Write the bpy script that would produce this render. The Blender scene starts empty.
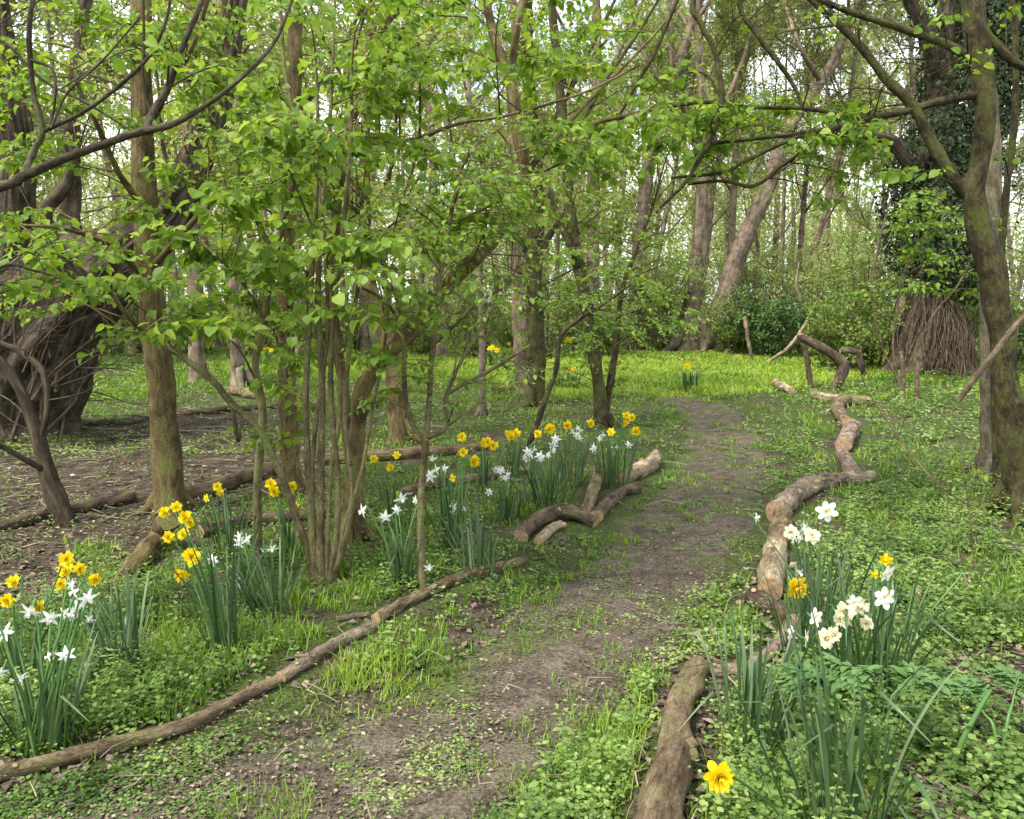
import bpy, math
import numpy as np
from mathutils import Vector, Matrix

S = bpy.context.scene
COL = S.collection
R = math.radians
# ------------------------------------------------------------------ camera
W, H, F = 1024, 819, 830.0
EYE, PITCH = 1.40, R(7.5)
cam_d = bpy.data.cameras.new("camera")
cam = bpy.data.objects.new("camera", cam_d)
COL.objects.link(cam)
cam.location = (0, 0, EYE)
cam.rotation_euler = (R(90) - PITCH, 0, 0)
cam_d.sensor_width = 36
cam_d.lens = 36 * F / W
cam_d.clip_start, cam_d.clip_end = 0.05, 2000
S.camera = cam
# ------------------------------------------------------------------ sky and sun (bright overcast)
SUN_EL, SUN_AZ = R(56), R(-128)          # azimuth from +Y towards +X
wd = bpy.data.worlds.new("World")
S.world = wd
wd.use_nodes = True
nt = wd.node_tree
bg = nt.nodes["Background"]
sky = nt.nodes.new("ShaderNodeTexSky")
sky.sky_type = 'NISHITA'
sky.sun_disc = False
sky.sun_elevation = SUN_EL
sky.sun_rotation = SUN_AZ
sky.dust_density = 2.0
sky.air_density = 1.0
tc = nt.nodes.new("ShaderNodeTexCoord")
cl = nt.nodes.new("ShaderNodeTexNoise")
cl.inputs["Scale"].default_value = 2.6
cl.inputs["Detail"].default_value = 6
rp = nt.nodes.new("ShaderNodeValToRGB")
rp.color_ramp.elements[0].position = 0.36
rp.color_ramp.elements[0].color = (0.25, 0.25, 0.25, 1)
rp.color_ramp.elements[1].position = 0.56
rp.color_ramp.elements[1].color = (1, 1, 1, 1)
mx = nt.nodes.new("ShaderNodeMix")
mx.data_type = 'RGBA'
mx.inputs["B"].default_value = (6.9, 7.2, 7.5, 1)       # cloud deck
nt.links.new(tc.outputs["Generated"], cl.inputs["Vector"])
nt.links.new(cl.outputs["Fac"], rp.inputs["Fac"])
nt.links.new(rp.outputs["Color"], mx.inputs["Factor"])
nt.links.new(sky.outputs["Color"], mx.inputs["A"])
nt.links.new(mx.outputs["Result"], bg.inputs["Color"])
bg.inputs["Strength"].default_value = 0.12
sd = bpy.data.lights.new("sun", 'SUN')
sd.energy = 2.2
sd.angle = R(11)
sd.color = (1.0, 0.95, 0.86)
sun = bpy.data.objects.new("sun", sd)
COL.objects.link(sun)
sdir = Vector((math.sin(SUN_AZ) * math.cos(SUN_EL), math.cos(SUN_AZ) * math.cos(SUN_EL), math.sin(SUN_EL)))
sun.rotation_euler = sdir.to_track_quat('Z', 'Y').to_euler()
sun.location = (0, 0, 30)
vs = S.view_settings
vs.view_transform = 'Standard'
vs.look = 'None'
vs.exposure = 1.55
vs.gamma = 1
vs.use_curve_mapping = False
S.render.engine = 'CYCLES'
cy = S.cycles
cy.max_bounces = 6
cy.diffuse_bounces = 4
cy.glossy_bounces = 2
cy.transmission_bounces = 4
cy.transparent_max_bounces = 4
cy.use_adaptive_sampling = True
cy.adaptive_threshold = 0.02
cy.use_denoising = True
cy.sample_clamp_indirect = 4

# ------------------------------------------------------------------ noise and pixel helpers
_tab = np.random.default_rng(5).random((256, 256))
def vnoise(x, y, o=0):
    x = np.asarray(x, float) + o * 17.31
    y = np.asarray(y, float) + o * 9.77
    xi, yi = np.floor(x).astype(int), np.floor(y).astype(int)
    fx, fy = x - xi, y - yi
    fx, fy = fx * fx * (3 - 2 * fx), fy * fy * (3 - 2 * fy)
    g = lambda a, b: _tab[a & 255, b & 255]
    return (g(xi, yi) * (1 - fx) + g(xi + 1, yi) * fx) * (1 - fy) + (g(xi, yi + 1) * (1 - fx) + g(xi + 1, yi + 1) * fx) * fy
def fbm(x, y, o=0, n=4):
    s, a, t = 0, 0.5, 0
    for k in range(n):
        s = s + a * vnoise(np.asarray(x) * 2 ** k, np.asarray(y) * 2 ** k, o + k)
        t += a
        a *= 0.5
    return s / t
def sstep(a, b, x):
    t = np.clip((np.asarray(x, float) - a) / (b - a), 0, 1)
    return t * t * (3 - 2 * t)
CP, SP = math.cos(PITCH), math.sin(PITCH)
def ray(px, py):
    u, v = (np.asarray(px, float) - 512) / F, (np.asarray(py, float) - 409.5) / F
    return np.stack([u, CP - v * SP, -SP - v * CP + 0 * u], -1)
def proj(p):
    p = np.asarray(p, float)
    q = p - np.array([0, 0, EYE])
    fw = q[..., 1] * CP - q[..., 2] * SP
    up = q[..., 1] * SP + q[..., 2] * CP
    fw = np.where(fw < 0.05, 0.05, fw)
    return 512 + F * q[..., 0] / fw, 409.5 - F * up / fw
# ---- path outline (pixels of its two edges in the photograph, turned into ground points)
PL = [(-330, 1000), (-170, 880), (10, 808), (190, 755), (370, 700), (440, 655), (490, 605), (555, 568), (612, 527), (645, 490), (672, 455), (684, 430), (676, 412), (640, 397), (560, 385)]
PR = [(520, 1000), (560, 880), (585, 800), (612, 745), (650, 690), (690, 640), (728, 590), (742, 550), (762, 515), (778, 480), (776, 452), (765, 430), (738, 409), (690, 394), (590, 380)]
def flat_pt(px, py, z=0.0):
    d = ray(px, py)
    t = (z - EYE) / d[..., 2]
    return np.array([0, 0, EYE]) + d * t[..., None]
def spl(pts, n):
    pts = np.asarray(pts, float)
    if len(pts) == 2:
        t = np.linspace(0, 1, n)[:, None]
        return pts[:1] * (1 - t) + pts[1:] * t
    m = np.empty_like(pts)
    m[1:-1] = (pts[2:] - pts[:-2]) / 2
    m[0], m[-1] = pts[1] - pts[0], pts[-1] - pts[-2]
    t = np.linspace(0, len(pts) - 1, n)
    i = np.minimum(t.astype(int), len(pts) - 2)
    f = (t - i)[:, None]
    h00, h10 = 2 * f ** 3 - 3 * f ** 2 + 1, f ** 3 - 2 * f ** 2 + f
    h01, h11 = -2 * f ** 3 + 3 * f ** 2, f ** 3 - f ** 2
    return h00 * pts[i] + h10 * m[i] + h01 * pts[i + 1] + h11 * m[i + 1]
PLw = spl(flat_pt(*np.array(PL).T)[:, :2], 160)
PRw = spl(flat_pt(*np.array(PR).T)[:, :2], 160)
PCw = (PLw + PRw) / 2
PHw = np.linalg.norm(PLw - PRw, axis=1) / 2
def path_t(x, y):
    """0 on the path's middle line, 1 at its edges, more outside"""
    x, y = np.asarray(x, float), np.asarray(y, float)
    sh = x.shape
    x, y = x.ravel(), y.ravel()
    out = np.empty(len(x))
    for a in range(0, len(x), 20000):
        d = np.hypot(x[a:a + 20000, None] - PCw[None, :, 0], y[a:a + 20000, None] - PCw[None, :, 1])
        out[a:a + 20000] = (d / PHw[None]).min(1)
    return out.reshape(sh)
def gz0(x, y):
    x, y = np.asarray(x, float), np.asarray(y, float)
    return 0.09 * (fbm(x / 1.9, y / 1.9, 1, 3) - 0.5) + 0.25 * (vnoise(x / 9, y / 9, 7) - 0.5) * sstep(6, 16, np.abs(y) + np.abs(x) * .3)
def gz(x, y):
    return gz0(x, y) - 0.045 * (1 - sstep(0.55, 1.25, path_t(x, y)))
def G(px, py, h=0.0):
    """ground point (raised by h) seen at a pixel"""
    z = 0.0
    for _ in range(5):
        p = flat_pt(np.float64(px), np.float64(py), z)
        z = float(gz(p[0], p[1])) + h
    return p
def Q(px, py, D):
    d = ray(px, py)
    return np.array([0, 0, EYE]) + d * (D / d[..., 1])[..., None]
def dist(p):
    return float(np.asarray(p)[1] * CP - (np.asarray(p)[2] - EYE) * SP)

# ------------------------------------------------------------------ mesh builder
class MB:
    def __init__(s):
        s.v, s.f, s.m, s.sm, s.tint, s.bk, s.n = [], [], [], [], [], [], 0
    def add(s, v, faces, mat=0, smooth=False, tint=0.5, bk=None):
        v = np.asarray(v, float).reshape(-1, 3)
        for f in faces:
            f = np.asarray(f, int)
            if len(f) == 0: continue
            s.f.append(f + s.n)
            s.m.append(np.full(len(f), mat))
            s.sm.append(np.full(len(f), smooth))
        s.v.append(v)
        s.tint.append(np.broadcast_to(np.asarray(tint, float), (len(v),)))
        s.bk.append(v if bk is None else bk)
        s.n += len(v)
    def mesh(s, name, mats, origin=(0, 0, 0)):
        me = bpy.data.meshes.new(name)
        v = np.concatenate(s.v) - np.asarray(origin, float)
        me.vertices.add(len(v))
        me.vertices.foreach_set("co", v.astype(np.float32).ravel())
        loops = np.concatenate([f.ravel() for f in s.f])
        size = np.concatenate([np.full(len(f), f.shape[1]) for f in s.f])
        me.loops.add(len(loops))
        me.loops.foreach_set("vertex_index", loops.astype(np.int32))
        me.polygons.add(len(size))
        me.polygons.foreach_set("loop_start", (np.cumsum(size) - size).astype(np.int32))
        me.polygons.foreach_set("material_index", np.concatenate(s.m).astype(np.int32))
        me.update(calc_edges=True)
        me.polygons.foreach_set("use_smooth", np.concatenate(s.sm))
        a = me.attributes.new("tint", 'FLOAT', 'POINT')
        a.data.foreach_set("value", np.concatenate(s.tint).astype(np.float32))
        a = me.attributes.new("bk", 'FLOAT_VECTOR', 'POINT')
        a.data.foreach_set("vector", np.concatenate(s.bk).astype(np.float32).ravel())
        for m in (mats if isinstance(mats, (list, tuple)) else [mats]):
            me.materials.append(m)
        return me
def link(name, me, parent=None, loc=(0, 0, 0)):
    o = bpy.data.objects.new(name, me)
    COL.objects.link(o)
    o.location = [float(c) for c in loc]
    if parent is not None: o.parent = parent
    return o
def obj(name, mb, mats, parent=None, origin=None):
    """mesh given in world coordinates; sits under its thing's Empty"""
    if parent is not None:
        r = parent
        org = np.array(r.location)
        while r.parent is not None:
            r = r.parent
            org = org + np.array(r.location)
        return link(name, mb.mesh(name, mats, org), parent)
    org = (0, 0, 0) if origin is None else origin
    return link(name, mb.mesh(name, mats, org), None, org)
def tag(o, label=None, cat=None, group=None, kind=None):
    if label: o["label"] = label
    if cat: o["category"] = cat
    if group: o["group"] = group
    if kind: o["kind"] = kind
    return o
def thing(name, label, cat, loc, group=None):
    o = bpy.data.objects.new(name, None)
    COL.objects.link(o)
    o.empty_display_size = 0.2
    o.location = [float(c) for c in loc]
    return tag(o, label, cat, group)
def unit(a):
    a = np.asarray(a, float)
    return a / np.maximum(np.linalg.norm(a, axis=-1, keepdims=True), 1e-9)
def tube(mb, pts, rad, sides=8, rng=None, rough=0.0, step=None, mat=0, cap=None, tint=0.5, flat=1.0, flute=0.0):
    pts = np.asarray(pts, float)
    rad = np.asarray(rad, float)
    L = np.linalg.norm(np.diff(pts, axis=0), axis=1).sum()
    n = max(len(pts), int(L / step) + 1) if step else len(pts)
    if n != len(pts):
        t0 = np.linspace(0, len(pts) - 1, n)
        rad = np.interp(t0, np.arange(len(rad)), rad)
        pts = spl(pts, n)
    d = unit(np.gradient(pts, axis=0))
    up = np.array([0, 0, 1.0]) if abs(d[0][2]) < 0.8 else np.array([1.0, 0, 0])
    u = np.empty_like(pts)
    c = unit(np.cross(up, d[0]))
    for i in range(n):
        c = c - d[i] * np.dot(c, d[i])
        c = c / max(np.linalg.norm(c), 1e-9)
        u[i] = c
    w = np.cross(d, u)
    th = np.arange(sides) * 2 * math.pi / sides
    s = np.concatenate([[0], np.cumsum(np.linalg.norm(np.diff(pts, axis=0), axis=1))])
    rr = rad[:, None] * np.ones((1, sides))
    if rough and rng is not None:
        rm = max(rad.mean(), 0.004)
        for k in range(6):
            kk = int(rng.integers(1, 5))
            fq = rng.uniform(0.15, 1.6) / rm
            rr = rr * (1 + rough * 0.45 * np.sin(kk * th[None] + rng.uniform(0, 6.3) + s[:, None] * fq * rng.choice([-1, 1])))
    if flute:
        for k in range(5):
            rr = rr * (1 + flute * .6 * np.sin(int(rng.integers(5, 14)) * th[None] + rng.uniform(0, 6.3) + rng.normal(0, 1.2) * s[:, None] + .9 * np.sin(s[:, None] * rng.uniform(1, 4))))
    ct, st = np.cos(th), np.sin(th)
    v = pts[:, None] + rr[..., None] * (u[:, None] * ct[None, :, None] + w[:, None] * st[None, :, None] * flat)
    bk = np.stack([rr * ct, rr * st, np.broadcast_to(s[:, None], rr.shape)], -1) + (0 if rng is None else rng.uniform(0, 9))
    a = np.arange(n - 1)[:, None] * sides
    j = np.arange(sides)[None]
    jn = (j + 1) % sides
    q = np.stack([a + j, a + jn, a + sides + jn, a + sides + j], -1).reshape(-1, 4)
    mb.add(v.reshape(-1, 3), [q], mat, True, tint, bk.reshape(-1, 3))
    cm = mat if cap is None else cap
    for e in (0, n - 1):
        ring = v[e]
        c0 = pts[e] + (d[e] * (1 if e else -1)) * rad[e] * 0.06
        vv = np.concatenate([ring, [c0]])
        k = np.arange(sides)
        t = np.stack([k, (k + 1) % sides, np.full(sides, sides)], -1)
        if e == 0: t = t[:, ::-1]
        mb.add(vv, [t], cm, False, tint, vv)
    return pts
# leaf outlines: x along the midrib, y across, z up; rounded (lime, hazel), ovate, and a plain small one
def _leaf(rows, sag):
    v, f = [], []
    for x, w, z in rows:
        v += [(x, 0, -sag * x * x), (x, w, z - sag * x * x), (x, -w, z - sag * x * x)]
    for i in range(len(rows) - 1):
        a, b = 3 * i, 3 * i + 3
        f += [(a, b, b + 1, a + 1), (a, a + 2, b + 2, b)]
    return np.array(v, float), np.array(f)
ROUND = _leaf([(-.02, .04, .01), (.06, .34, .08), (.38, .50, .10), (.72, .34, .06), (1.0, .015, 0)], .22)
OVATE = _leaf([(0, .02, 0), (.3, .27, .06), (.65, .22, .05), (1, .01, 0)], .18)
ROUND2 = _leaf([(-.02, .03, .02), (.08, .28, .16), (.40, .38, .20), (.74, .24, .12), (1.0, .015, 0)], .38)
SMALL = (np.array([(0, 0, 0), (.45, .30, .07), (1, 0, -.08), (.45, -.30, .07)], float), np.array([(0, 2, 1), (0, 3, 2)]))
ROUNDLOW = (np.array([(0, 0, 0), (.15, .36, .05), (.62, .42, .02), (1, 0, -.1), (.62, -.42, .02), (.15, -.36, .05), (.45, 0, -.03)], float),
            np.array([(0, 6, 2, 1), (6, 3, 2, 2), (0, 5, 4, 6), (6, 4, 3, 3)]))
ROUNDLOW = (ROUNDLOW[0], np.array([(0, 6, 1), (6, 2, 1), (6, 3, 2), (0, 5, 6), (5, 4, 6), (4, 3, 6)]))
def leaves(mb, tpl, pos, axis, nrm, size, tint, mat=0):
    tv, tf = tpl
    pos = np.asarray(pos, float)
    if len(pos) == 0: return
    axis = unit(axis)
    side = unit(np.cross(nrm, axis))
    nn = np.cross(axis, side)
    size = np.broadcast_to(np.asarray(size, float), (len(pos),))
    v = pos[:, None] + size[:, None, None] * (axis[:, None] * tv[None, :, 0:1] + side[:, None] * tv[None, :, 1:2] + nn[:, None] * tv[None, :, 2:3])
    k = len(tv)
    f = (np.arange(len(pos))[:, None, None] * k + tf[None]).reshape(-1, tf.shape[1])
    mb.add(v.reshape(-1, 3), [f], mat, False, np.repeat(np.broadcast_to(tint, (len(pos),)), k))

# ------------------------------------------------------------------ materials
def mat_nodes(name):
    m = bpy.data.materials.new(name)
    m.use_nodes = True
    return m, m.node_tree, m.node_tree.nodes["Principled BSDF"]
def N(t, kind, **kw):
    n = t.nodes.new(kind)
    for k, v in kw.items(): setattr(n, k, v)
    return n
def ramp(t, stops):
    r = N(t, "ShaderNodeValToRGB")
    el = r.color_ramp.elements
    el[0].position, el[0].color = stops[0][0], (*stops[0][1], 1)
    el[1].position, el[1].color = stops[-1][0], (*stops[-1][1], 1)
    for p, c in stops[1:-1]:
        e = el.new(p)
        e.color = (*c, 1)
    return r
def leaf_mat(name, stops, trans=0.38, rough=0.5, tcol=(1.15, 1.1, 0.6), spec=0.35):
    m, t, b = mat_nodes(name)
    a = N(t, "ShaderNodeAttribute", attribute_name="tint")
    r = ramp(t, stops)
    t.links.new(a.outputs["Fac"], r.inputs["Fac"])
    t.links.new(r.outputs["Color"], b.inputs["Base Color"])
    b.inputs["Roughness"].default_value = rough
    b.inputs["Specular IOR Level"].default_value = spec
    tr = N(t, "ShaderNodeBsdfTranslucent")
    mu = N(t, "ShaderNodeMix", data_type='RGBA', blend_type='MULTIPLY')
    mu.inputs["Factor"].default_value = 1
    mu.inputs["B"].default_value = (*tcol, 1)
    t.links.new(r.outputs["Color"], mu.inputs["A"])
    t.links.new(mu.outputs["Result"], tr.inputs["Color"])
    ms = N(t, "ShaderNodeMixShader")
    ms.inputs["Fac"].default_value = trans
    t.links.new(b.outputs["BSDF"], ms.inputs[1])
    t.links.new(tr.outputs["BSDF"], ms.inputs[2])
    t.links.new(ms.outputs["Shader"], t.nodes["Material Output"].inputs["Surface"])
    return m
def bark_mat(name, dark, mid, light, scale=40, stretch=0.18, bump=0.5, moss=None, moss_amt=0.5, ring=0.0):
    m, t, b = mat_nodes(name)
    a = N(t, "ShaderNodeAttribute", attribute_name="bk")
    mp = N(t, "ShaderNodeMapping")
    mp.inputs["Scale"].default_value = (1, 1, stretch)
    t.links.new(a.outputs["Vector"], mp.inputs["Vector"])
    n1 = N(t, "ShaderNodeTexNoise")
    n1.inputs["Scale"].default_value = scale
    n1.inputs["Detail"].default_value = 7
    n1.inputs["Roughness"].default_value = 0.68
    t.links.new(mp.outputs["Vector"], n1.inputs["Vector"])
    r = ramp(t, [(0.3, dark), (0.5, mid), (0.72, light)])
    t.links.new(n1.outputs["Fac"], r.inputs["Fac"])
    col = r.outputs["Color"]
    n2 = N(t, "ShaderNodeTexNoise")
    n2.inputs["Scale"].default_value = 7
    n2.inputs["Detail"].default_value = 5
    t.links.new(a.outputs["Vector"], n2.inputs["Vector"])
    if moss:
        r2 = ramp(t, [(0.62 - 0.3 * moss_amt, (0, 0, 0)), (0.78 - 0.3 * moss_amt, (1, 1, 1))])
        t.links.new(n2.outputs["Fac"], r2.inputs["Fac"])
        mxx = N(t, "ShaderNodeMix", data_type='RGBA')
        mxx.inputs["B"].default_value = (*moss, 1)
        sc = N(t, "ShaderNodeMath", operation='MULTIPLY')
        sc.inputs[1].default_value = 0.75
        t.links.new(r2.outputs["Color"], sc.inputs[0])
        t.links.new(sc.outputs[0], mxx.inputs["Factor"])
        t.links.new(col, mxx.inputs["A"])
        col = mxx.outputs["Result"]
    n4 = N(t, "ShaderNodeTexNoise")
    n4.inputs["Scale"].default_value = 150
    n4.inputs["Detail"].default_value = 6
    n4.inputs["Roughness"].default_value = .75
    mp4 = N(t, "ShaderNodeMapping")
    mp4.inputs["Scale"].default_value = (1, 1, min(1, stretch * 1.6))
    t.links.new(a.outputs["Vector"], mp4.inputs["Vector"])
    t.links.new(mp4.outputs["Vector"], n4.inputs["Vector"])
    r4 = ramp(t, [(.36, (.5, .48, .45)), (.5, (1, 1, 1)), (.64, (1.4, 1.38, 1.32))])
    t.links.new(n4.outputs["Fac"], r4.inputs["Fac"])
    v4 = N(t, "ShaderNodeMix", data_type='RGBA', blend_type='MULTIPLY')
    v4.inputs["Factor"].default_value = 1
    t.links.new(col, v4.inputs["A"])
    t.links.new(r4.outputs["Color"], v4.inputs["B"])
    col = v4.outputs["Result"]
    v2 = N(t, "ShaderNodeMix", data_type='RGBA', blend_type='MULTIPLY')
    v2.inputs["Factor"].default_value = 1
    r3 = ramp(t, [(0.34, (.55, .54, .52)), (0.5, (1, 1, 1)), (0.66, (1.35, 1.32, 1.26))])
    t.links.new(n2.outputs["Fac"], r3.inputs["Fac"])
    t.links.new(col, v2.inputs["A"])
    t.links.new(r3.outputs["Color"], v2.inputs["B"])
    t.links.new(v2.outputs["Result"], b.inputs["Base Color"])
    b.inputs["Roughness"].default_value = 0.9
    b.inputs["Specular IOR Level"].default_value = 0.15
    bp = N(t, "ShaderNodeBump")
    bp.inputs["Strength"].default_value = bump
    bp.inputs["Distance"].default_value = 0.035
    hs = N(t, "ShaderNodeMath", operation='MULTIPLY_ADD')
    hs.inputs[1].default_value = .35
    t.links.new(n4.outputs["Fac"], hs.inputs[0])
    t.links.new(n1.outputs["Fac"], hs.inputs[2])
    t.links.new(hs.outputs[0], bp.inputs["Height"])
    t.links.new(bp.outputs["Normal"], b.inputs["Normal"])
    return m
def plain(name, col, rough=0.6, spec=0.3, scale=30, var=0.25):
    m, t, b = mat_nodes(name)
    tcx = N(t, "ShaderNodeTexCoord")
    n = N(t, "ShaderNodeTexNoise")
    n.inputs["Scale"].default_value = scale
    n.inputs["Detail"].default_value = 4
    t.links.new(tcx.outputs["Object"], n.inputs["Vector"])
    r = ramp(t, [(0.3, tuple(c * (1 - var) for c in col)), (0.7, tuple(min(1, c * (1 + var)) for c in col))])
    t.links.new(n.outputs["Fac"], r.inputs["Fac"])
    t.links.new(r.outputs["Color"], b.inputs["Base Color"])
    b.inputs["Roughness"].default_value = rough
    b.inputs["Specular IOR Level"].default_value = spec
    return m
M = {}
M['lime'] = leaf_mat("lime_leaf", [(0, (.10, .175, .018)), (.5, (.175, .30, .032)), (1, (.34, .44, .065))], .55)
M['fresh'] = leaf_mat("fresh_leaf", [(0, (.075, .16, .02)), (.5, (.15, .26, .03)), (1, (.28, .38, .05))], .48)
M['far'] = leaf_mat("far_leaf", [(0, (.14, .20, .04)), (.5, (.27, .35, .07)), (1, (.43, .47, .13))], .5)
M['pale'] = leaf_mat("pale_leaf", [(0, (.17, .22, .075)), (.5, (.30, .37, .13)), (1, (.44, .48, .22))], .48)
M['shrub'] = leaf_mat("shrub_leaf", [(0, (.09, .15, .03)), (.5, (.18, .27, .055)), (1, (.30, .38, .10))], .42)
M['evergreen'] = leaf_mat("evergreen_leaf", [(0, (.045, .09, .028)), (.5, (.09, .16, .045)), (1, (.16, .24, .075))], .15, .5, spec=.2)
M['ivy'] = leaf_mat("ivy_leaf", [(0, (.012, .024, .008)), (.5, (.026, .046, .014)), (1, (.06, .09, .03))], .10, .5, spec=.2)
M['cover'] = leaf_mat("cover_leaf", [(0, (.04, .08, .016)), (.5, (.135, .225, .045)), (1, (.30, .39, .11))], .30)
M['grass'] = leaf_mat("grass_blade", [(0, (.07, .15, .016)), (.5, (.17, .30, .028)), (1, (.35, .44, .055))], .4)
M['litter'] = leaf_mat("leaf_litter", [(0, (.045, .035, .025)), (.5, (.12, .092, .066)), (.85, (.25, .20, .14)), (1, (.40, .34, .24))], .05, .8, (1, 1, 1), .15)
M['strap'] = leaf_mat("daffodil_leaf", [(0, (.022, .055, .018)), (.5, (.055, .108, .040)), (1, (.17, .235, .115))], .22, .42, spec=.4)
M['stalk'] = leaf_mat("daffodil_stalk", [(0, (.06, .14, .04)), (1, (.12, .24, .06))], .1, .45)
M['yellow'] = leaf_mat("yellow_petal", [(0, (.80, .62, .008)), (1, (.86, .72, .03))], .25, .5, (1, 1, .8), .2)
M['gold'] = leaf_mat("golden_trumpet", [(0, (.80, .57, .005)), (1, (.86, .66, .015))], .2, .5, (1, 1, .8), .2)
M['white'] = leaf_mat("white_petal", [(0, (.78, .78, .72)), (1, (.88, .88, .84))], .25, .5, (1, 1, 1), .2)
M['cream'] = leaf_mat("cream_trumpet", [(0, (.80, .68, .30)), (1, (.86, .78, .48))], .25, .5, (1, 1, .9), .2)
M['creamy'] = leaf_mat("creamy_petal", [(0, (.82, .76, .50)), (1, (.88, .85, .70))], .25, .5, (1, 1, .95), .2)
M['fern'] = leaf_mat("divided_leaf", [(0, (.055, .12, .035)), (.5, (.095, .18, .05)), (1, (.14, .24, .075))], .3)
M['dry'] = leaf_mat("dry_petal", [(0, (.42, .32, .20)), (1, (.55, .45, .32))], .2, .7, (1, 1, 1), .1)
M['bark_lime'] = bark_mat("lime_bark", (.045, .032, .014), (.125, .092, .042), (.21, .165, .085), 38, .25, .5, (.10, .11, .035), .35)
M['bark_dark'] = bark_mat("dark_bark", (.022, .018, .012), (.055, .045, .03), (.11, .095, .065), 60, .3, .4, (.07, .08, .03), .2)
M['bark_moss'] = bark_mat("mossy_bark", (.018, .015, .008), (.060, .050, .024), (.13, .112, .06), 42, .5, .6, (.062, .070, .018), .5)
M['bark_willow'] = bark_mat("willow_bark", (.02, .016, .011), (.078, .061, .043), (.17, .137, .10), 30, .10, .9)
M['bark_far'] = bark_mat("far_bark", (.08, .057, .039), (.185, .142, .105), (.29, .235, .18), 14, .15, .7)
M['bark_hazel'] = bark_mat("hazel_bark", (.06, .048, .022), (.13, .108, .055), (.22, .19, .11), 60, .4, .3, (.10, .12, .04), .4)
M['bark_grey'] = bark_mat("grey_bark", (.055, .047, .03), (.12, .103, .068), (.21, .185, .13), 35, .2, .6)
M['log'] = bark_mat("log_bark", (.05, .035, .02), (.17, .122, .075), (.31, .245, .165), 32, .25, .8, (.10, .11, .04), .42)
M['log_pink'] = bark_mat("pinkish_log_bark", (.055, .038, .028), (.22, .165, .125), (.38, .31, .245), 34, .3, .8, (.13, .12, .06), .15)
M['log_pale'] = bark_mat("pale_dead_wood", (.06, .045, .028), (.24, .19, .125), (.42, .36, .26), 30, .15, .5)
M['log_dark'] = bark_mat("dark_log_bark", (.03, .022, .016), (.085, .062, .045), (.17, .13, .10), 32, .25, .6, (.09, .10, .035), .3)
M['cut'] = plain("cut_wood", (.30, .20, .115), .85, .1, 45, .35)
M['deadstem'] = bark_mat("dead_stem", (.045, .032, .022), (.12, .088, .06), (.23, .18, .13), 60, .3, .3)

# ------------------------------------------------------------------ ground and path
def axis_steps(lo, hi, fine_lo, fine_hi, st):
    a = list(np.arange(fine_lo, fine_hi + 1e-6, st))
    s, x = st, fine_hi
    while x < hi:
        s *= 1.25
        x += s
        a.append(x)
    s, x = st, fine_lo
    while x > lo:
        s *= 1.25
        x -= s
        a.insert(0, x)
    return np.array(a)
gx = axis_steps(-350, 350, -7, 7, 0.08)
gy = axis_steps(-60, 500, 1.0, 13, 0.08)
XX, YY = np.meshgrid(gx, gy)
ZZ = gz(XX, YY)
PX, PY = proj(np.stack([XX, YY, ZZ], -1))
ahead = YY > 0.5
def inpoly(px, py, poly):
    px, py = np.asarray(px, float), np.asarray(py, float)
    c = np.zeros(px.shape, bool)
    for (x0, y0), (x1, y1) in zip(poly, poly[1:] + poly[:1]):
        if y0 == y1: continue
        c ^= ((y0 > py) != (y1 > py)) & (px < (x1 - x0) * (py - y0) / (y1 - y0) + x0)
    return c
LITTER = [(-900, 432), (95, 432), (190, 405), (300, 420), (345, 455), (300, 490), (170, 530), (110, 575), (40, 600), (-900, 640)]
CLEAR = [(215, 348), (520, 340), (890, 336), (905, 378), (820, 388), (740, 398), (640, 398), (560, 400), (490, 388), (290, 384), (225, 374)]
RSOIL = [(905, 660), (1040, 640), (1300, 700), (1300, 900), (860, 900)]
def greenness(px, py, x, y):
    g = np.full(np.shape(px), 0.62)
    g = np.where(inpoly(px, py, LITTER), 0.12, g)
    g = np.where(inpoly(px, py, CLEAR), 1.0, g)
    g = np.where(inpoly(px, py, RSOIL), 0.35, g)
    return g
gr = greenness(PX, PY, XX, YY)
gr = np.where(ahead, gr, 0.5)
gr = np.where(YY > 22, 0.6, gr)
g2 = gr.copy()
g2[1:-1, 1:-1] = (gr[:-2, 1:-1] + gr[2:, 1:-1] + gr[1:-1, :-2] + gr[1:-1, 2:] + gr[1:-1, 1:-1]) / 5
mb = MB()
nx, ny = len(gx), len(gy)
a = (np.arange(ny - 1)[:, None] * nx + np.arange(nx - 1)[None]).reshape(-1)
mb.add(np.stack([XX, YY, ZZ], -1), [np.stack([a, a + 1, a + nx + 1, a + nx], -1)], 0, True, g2.ravel())
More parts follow.
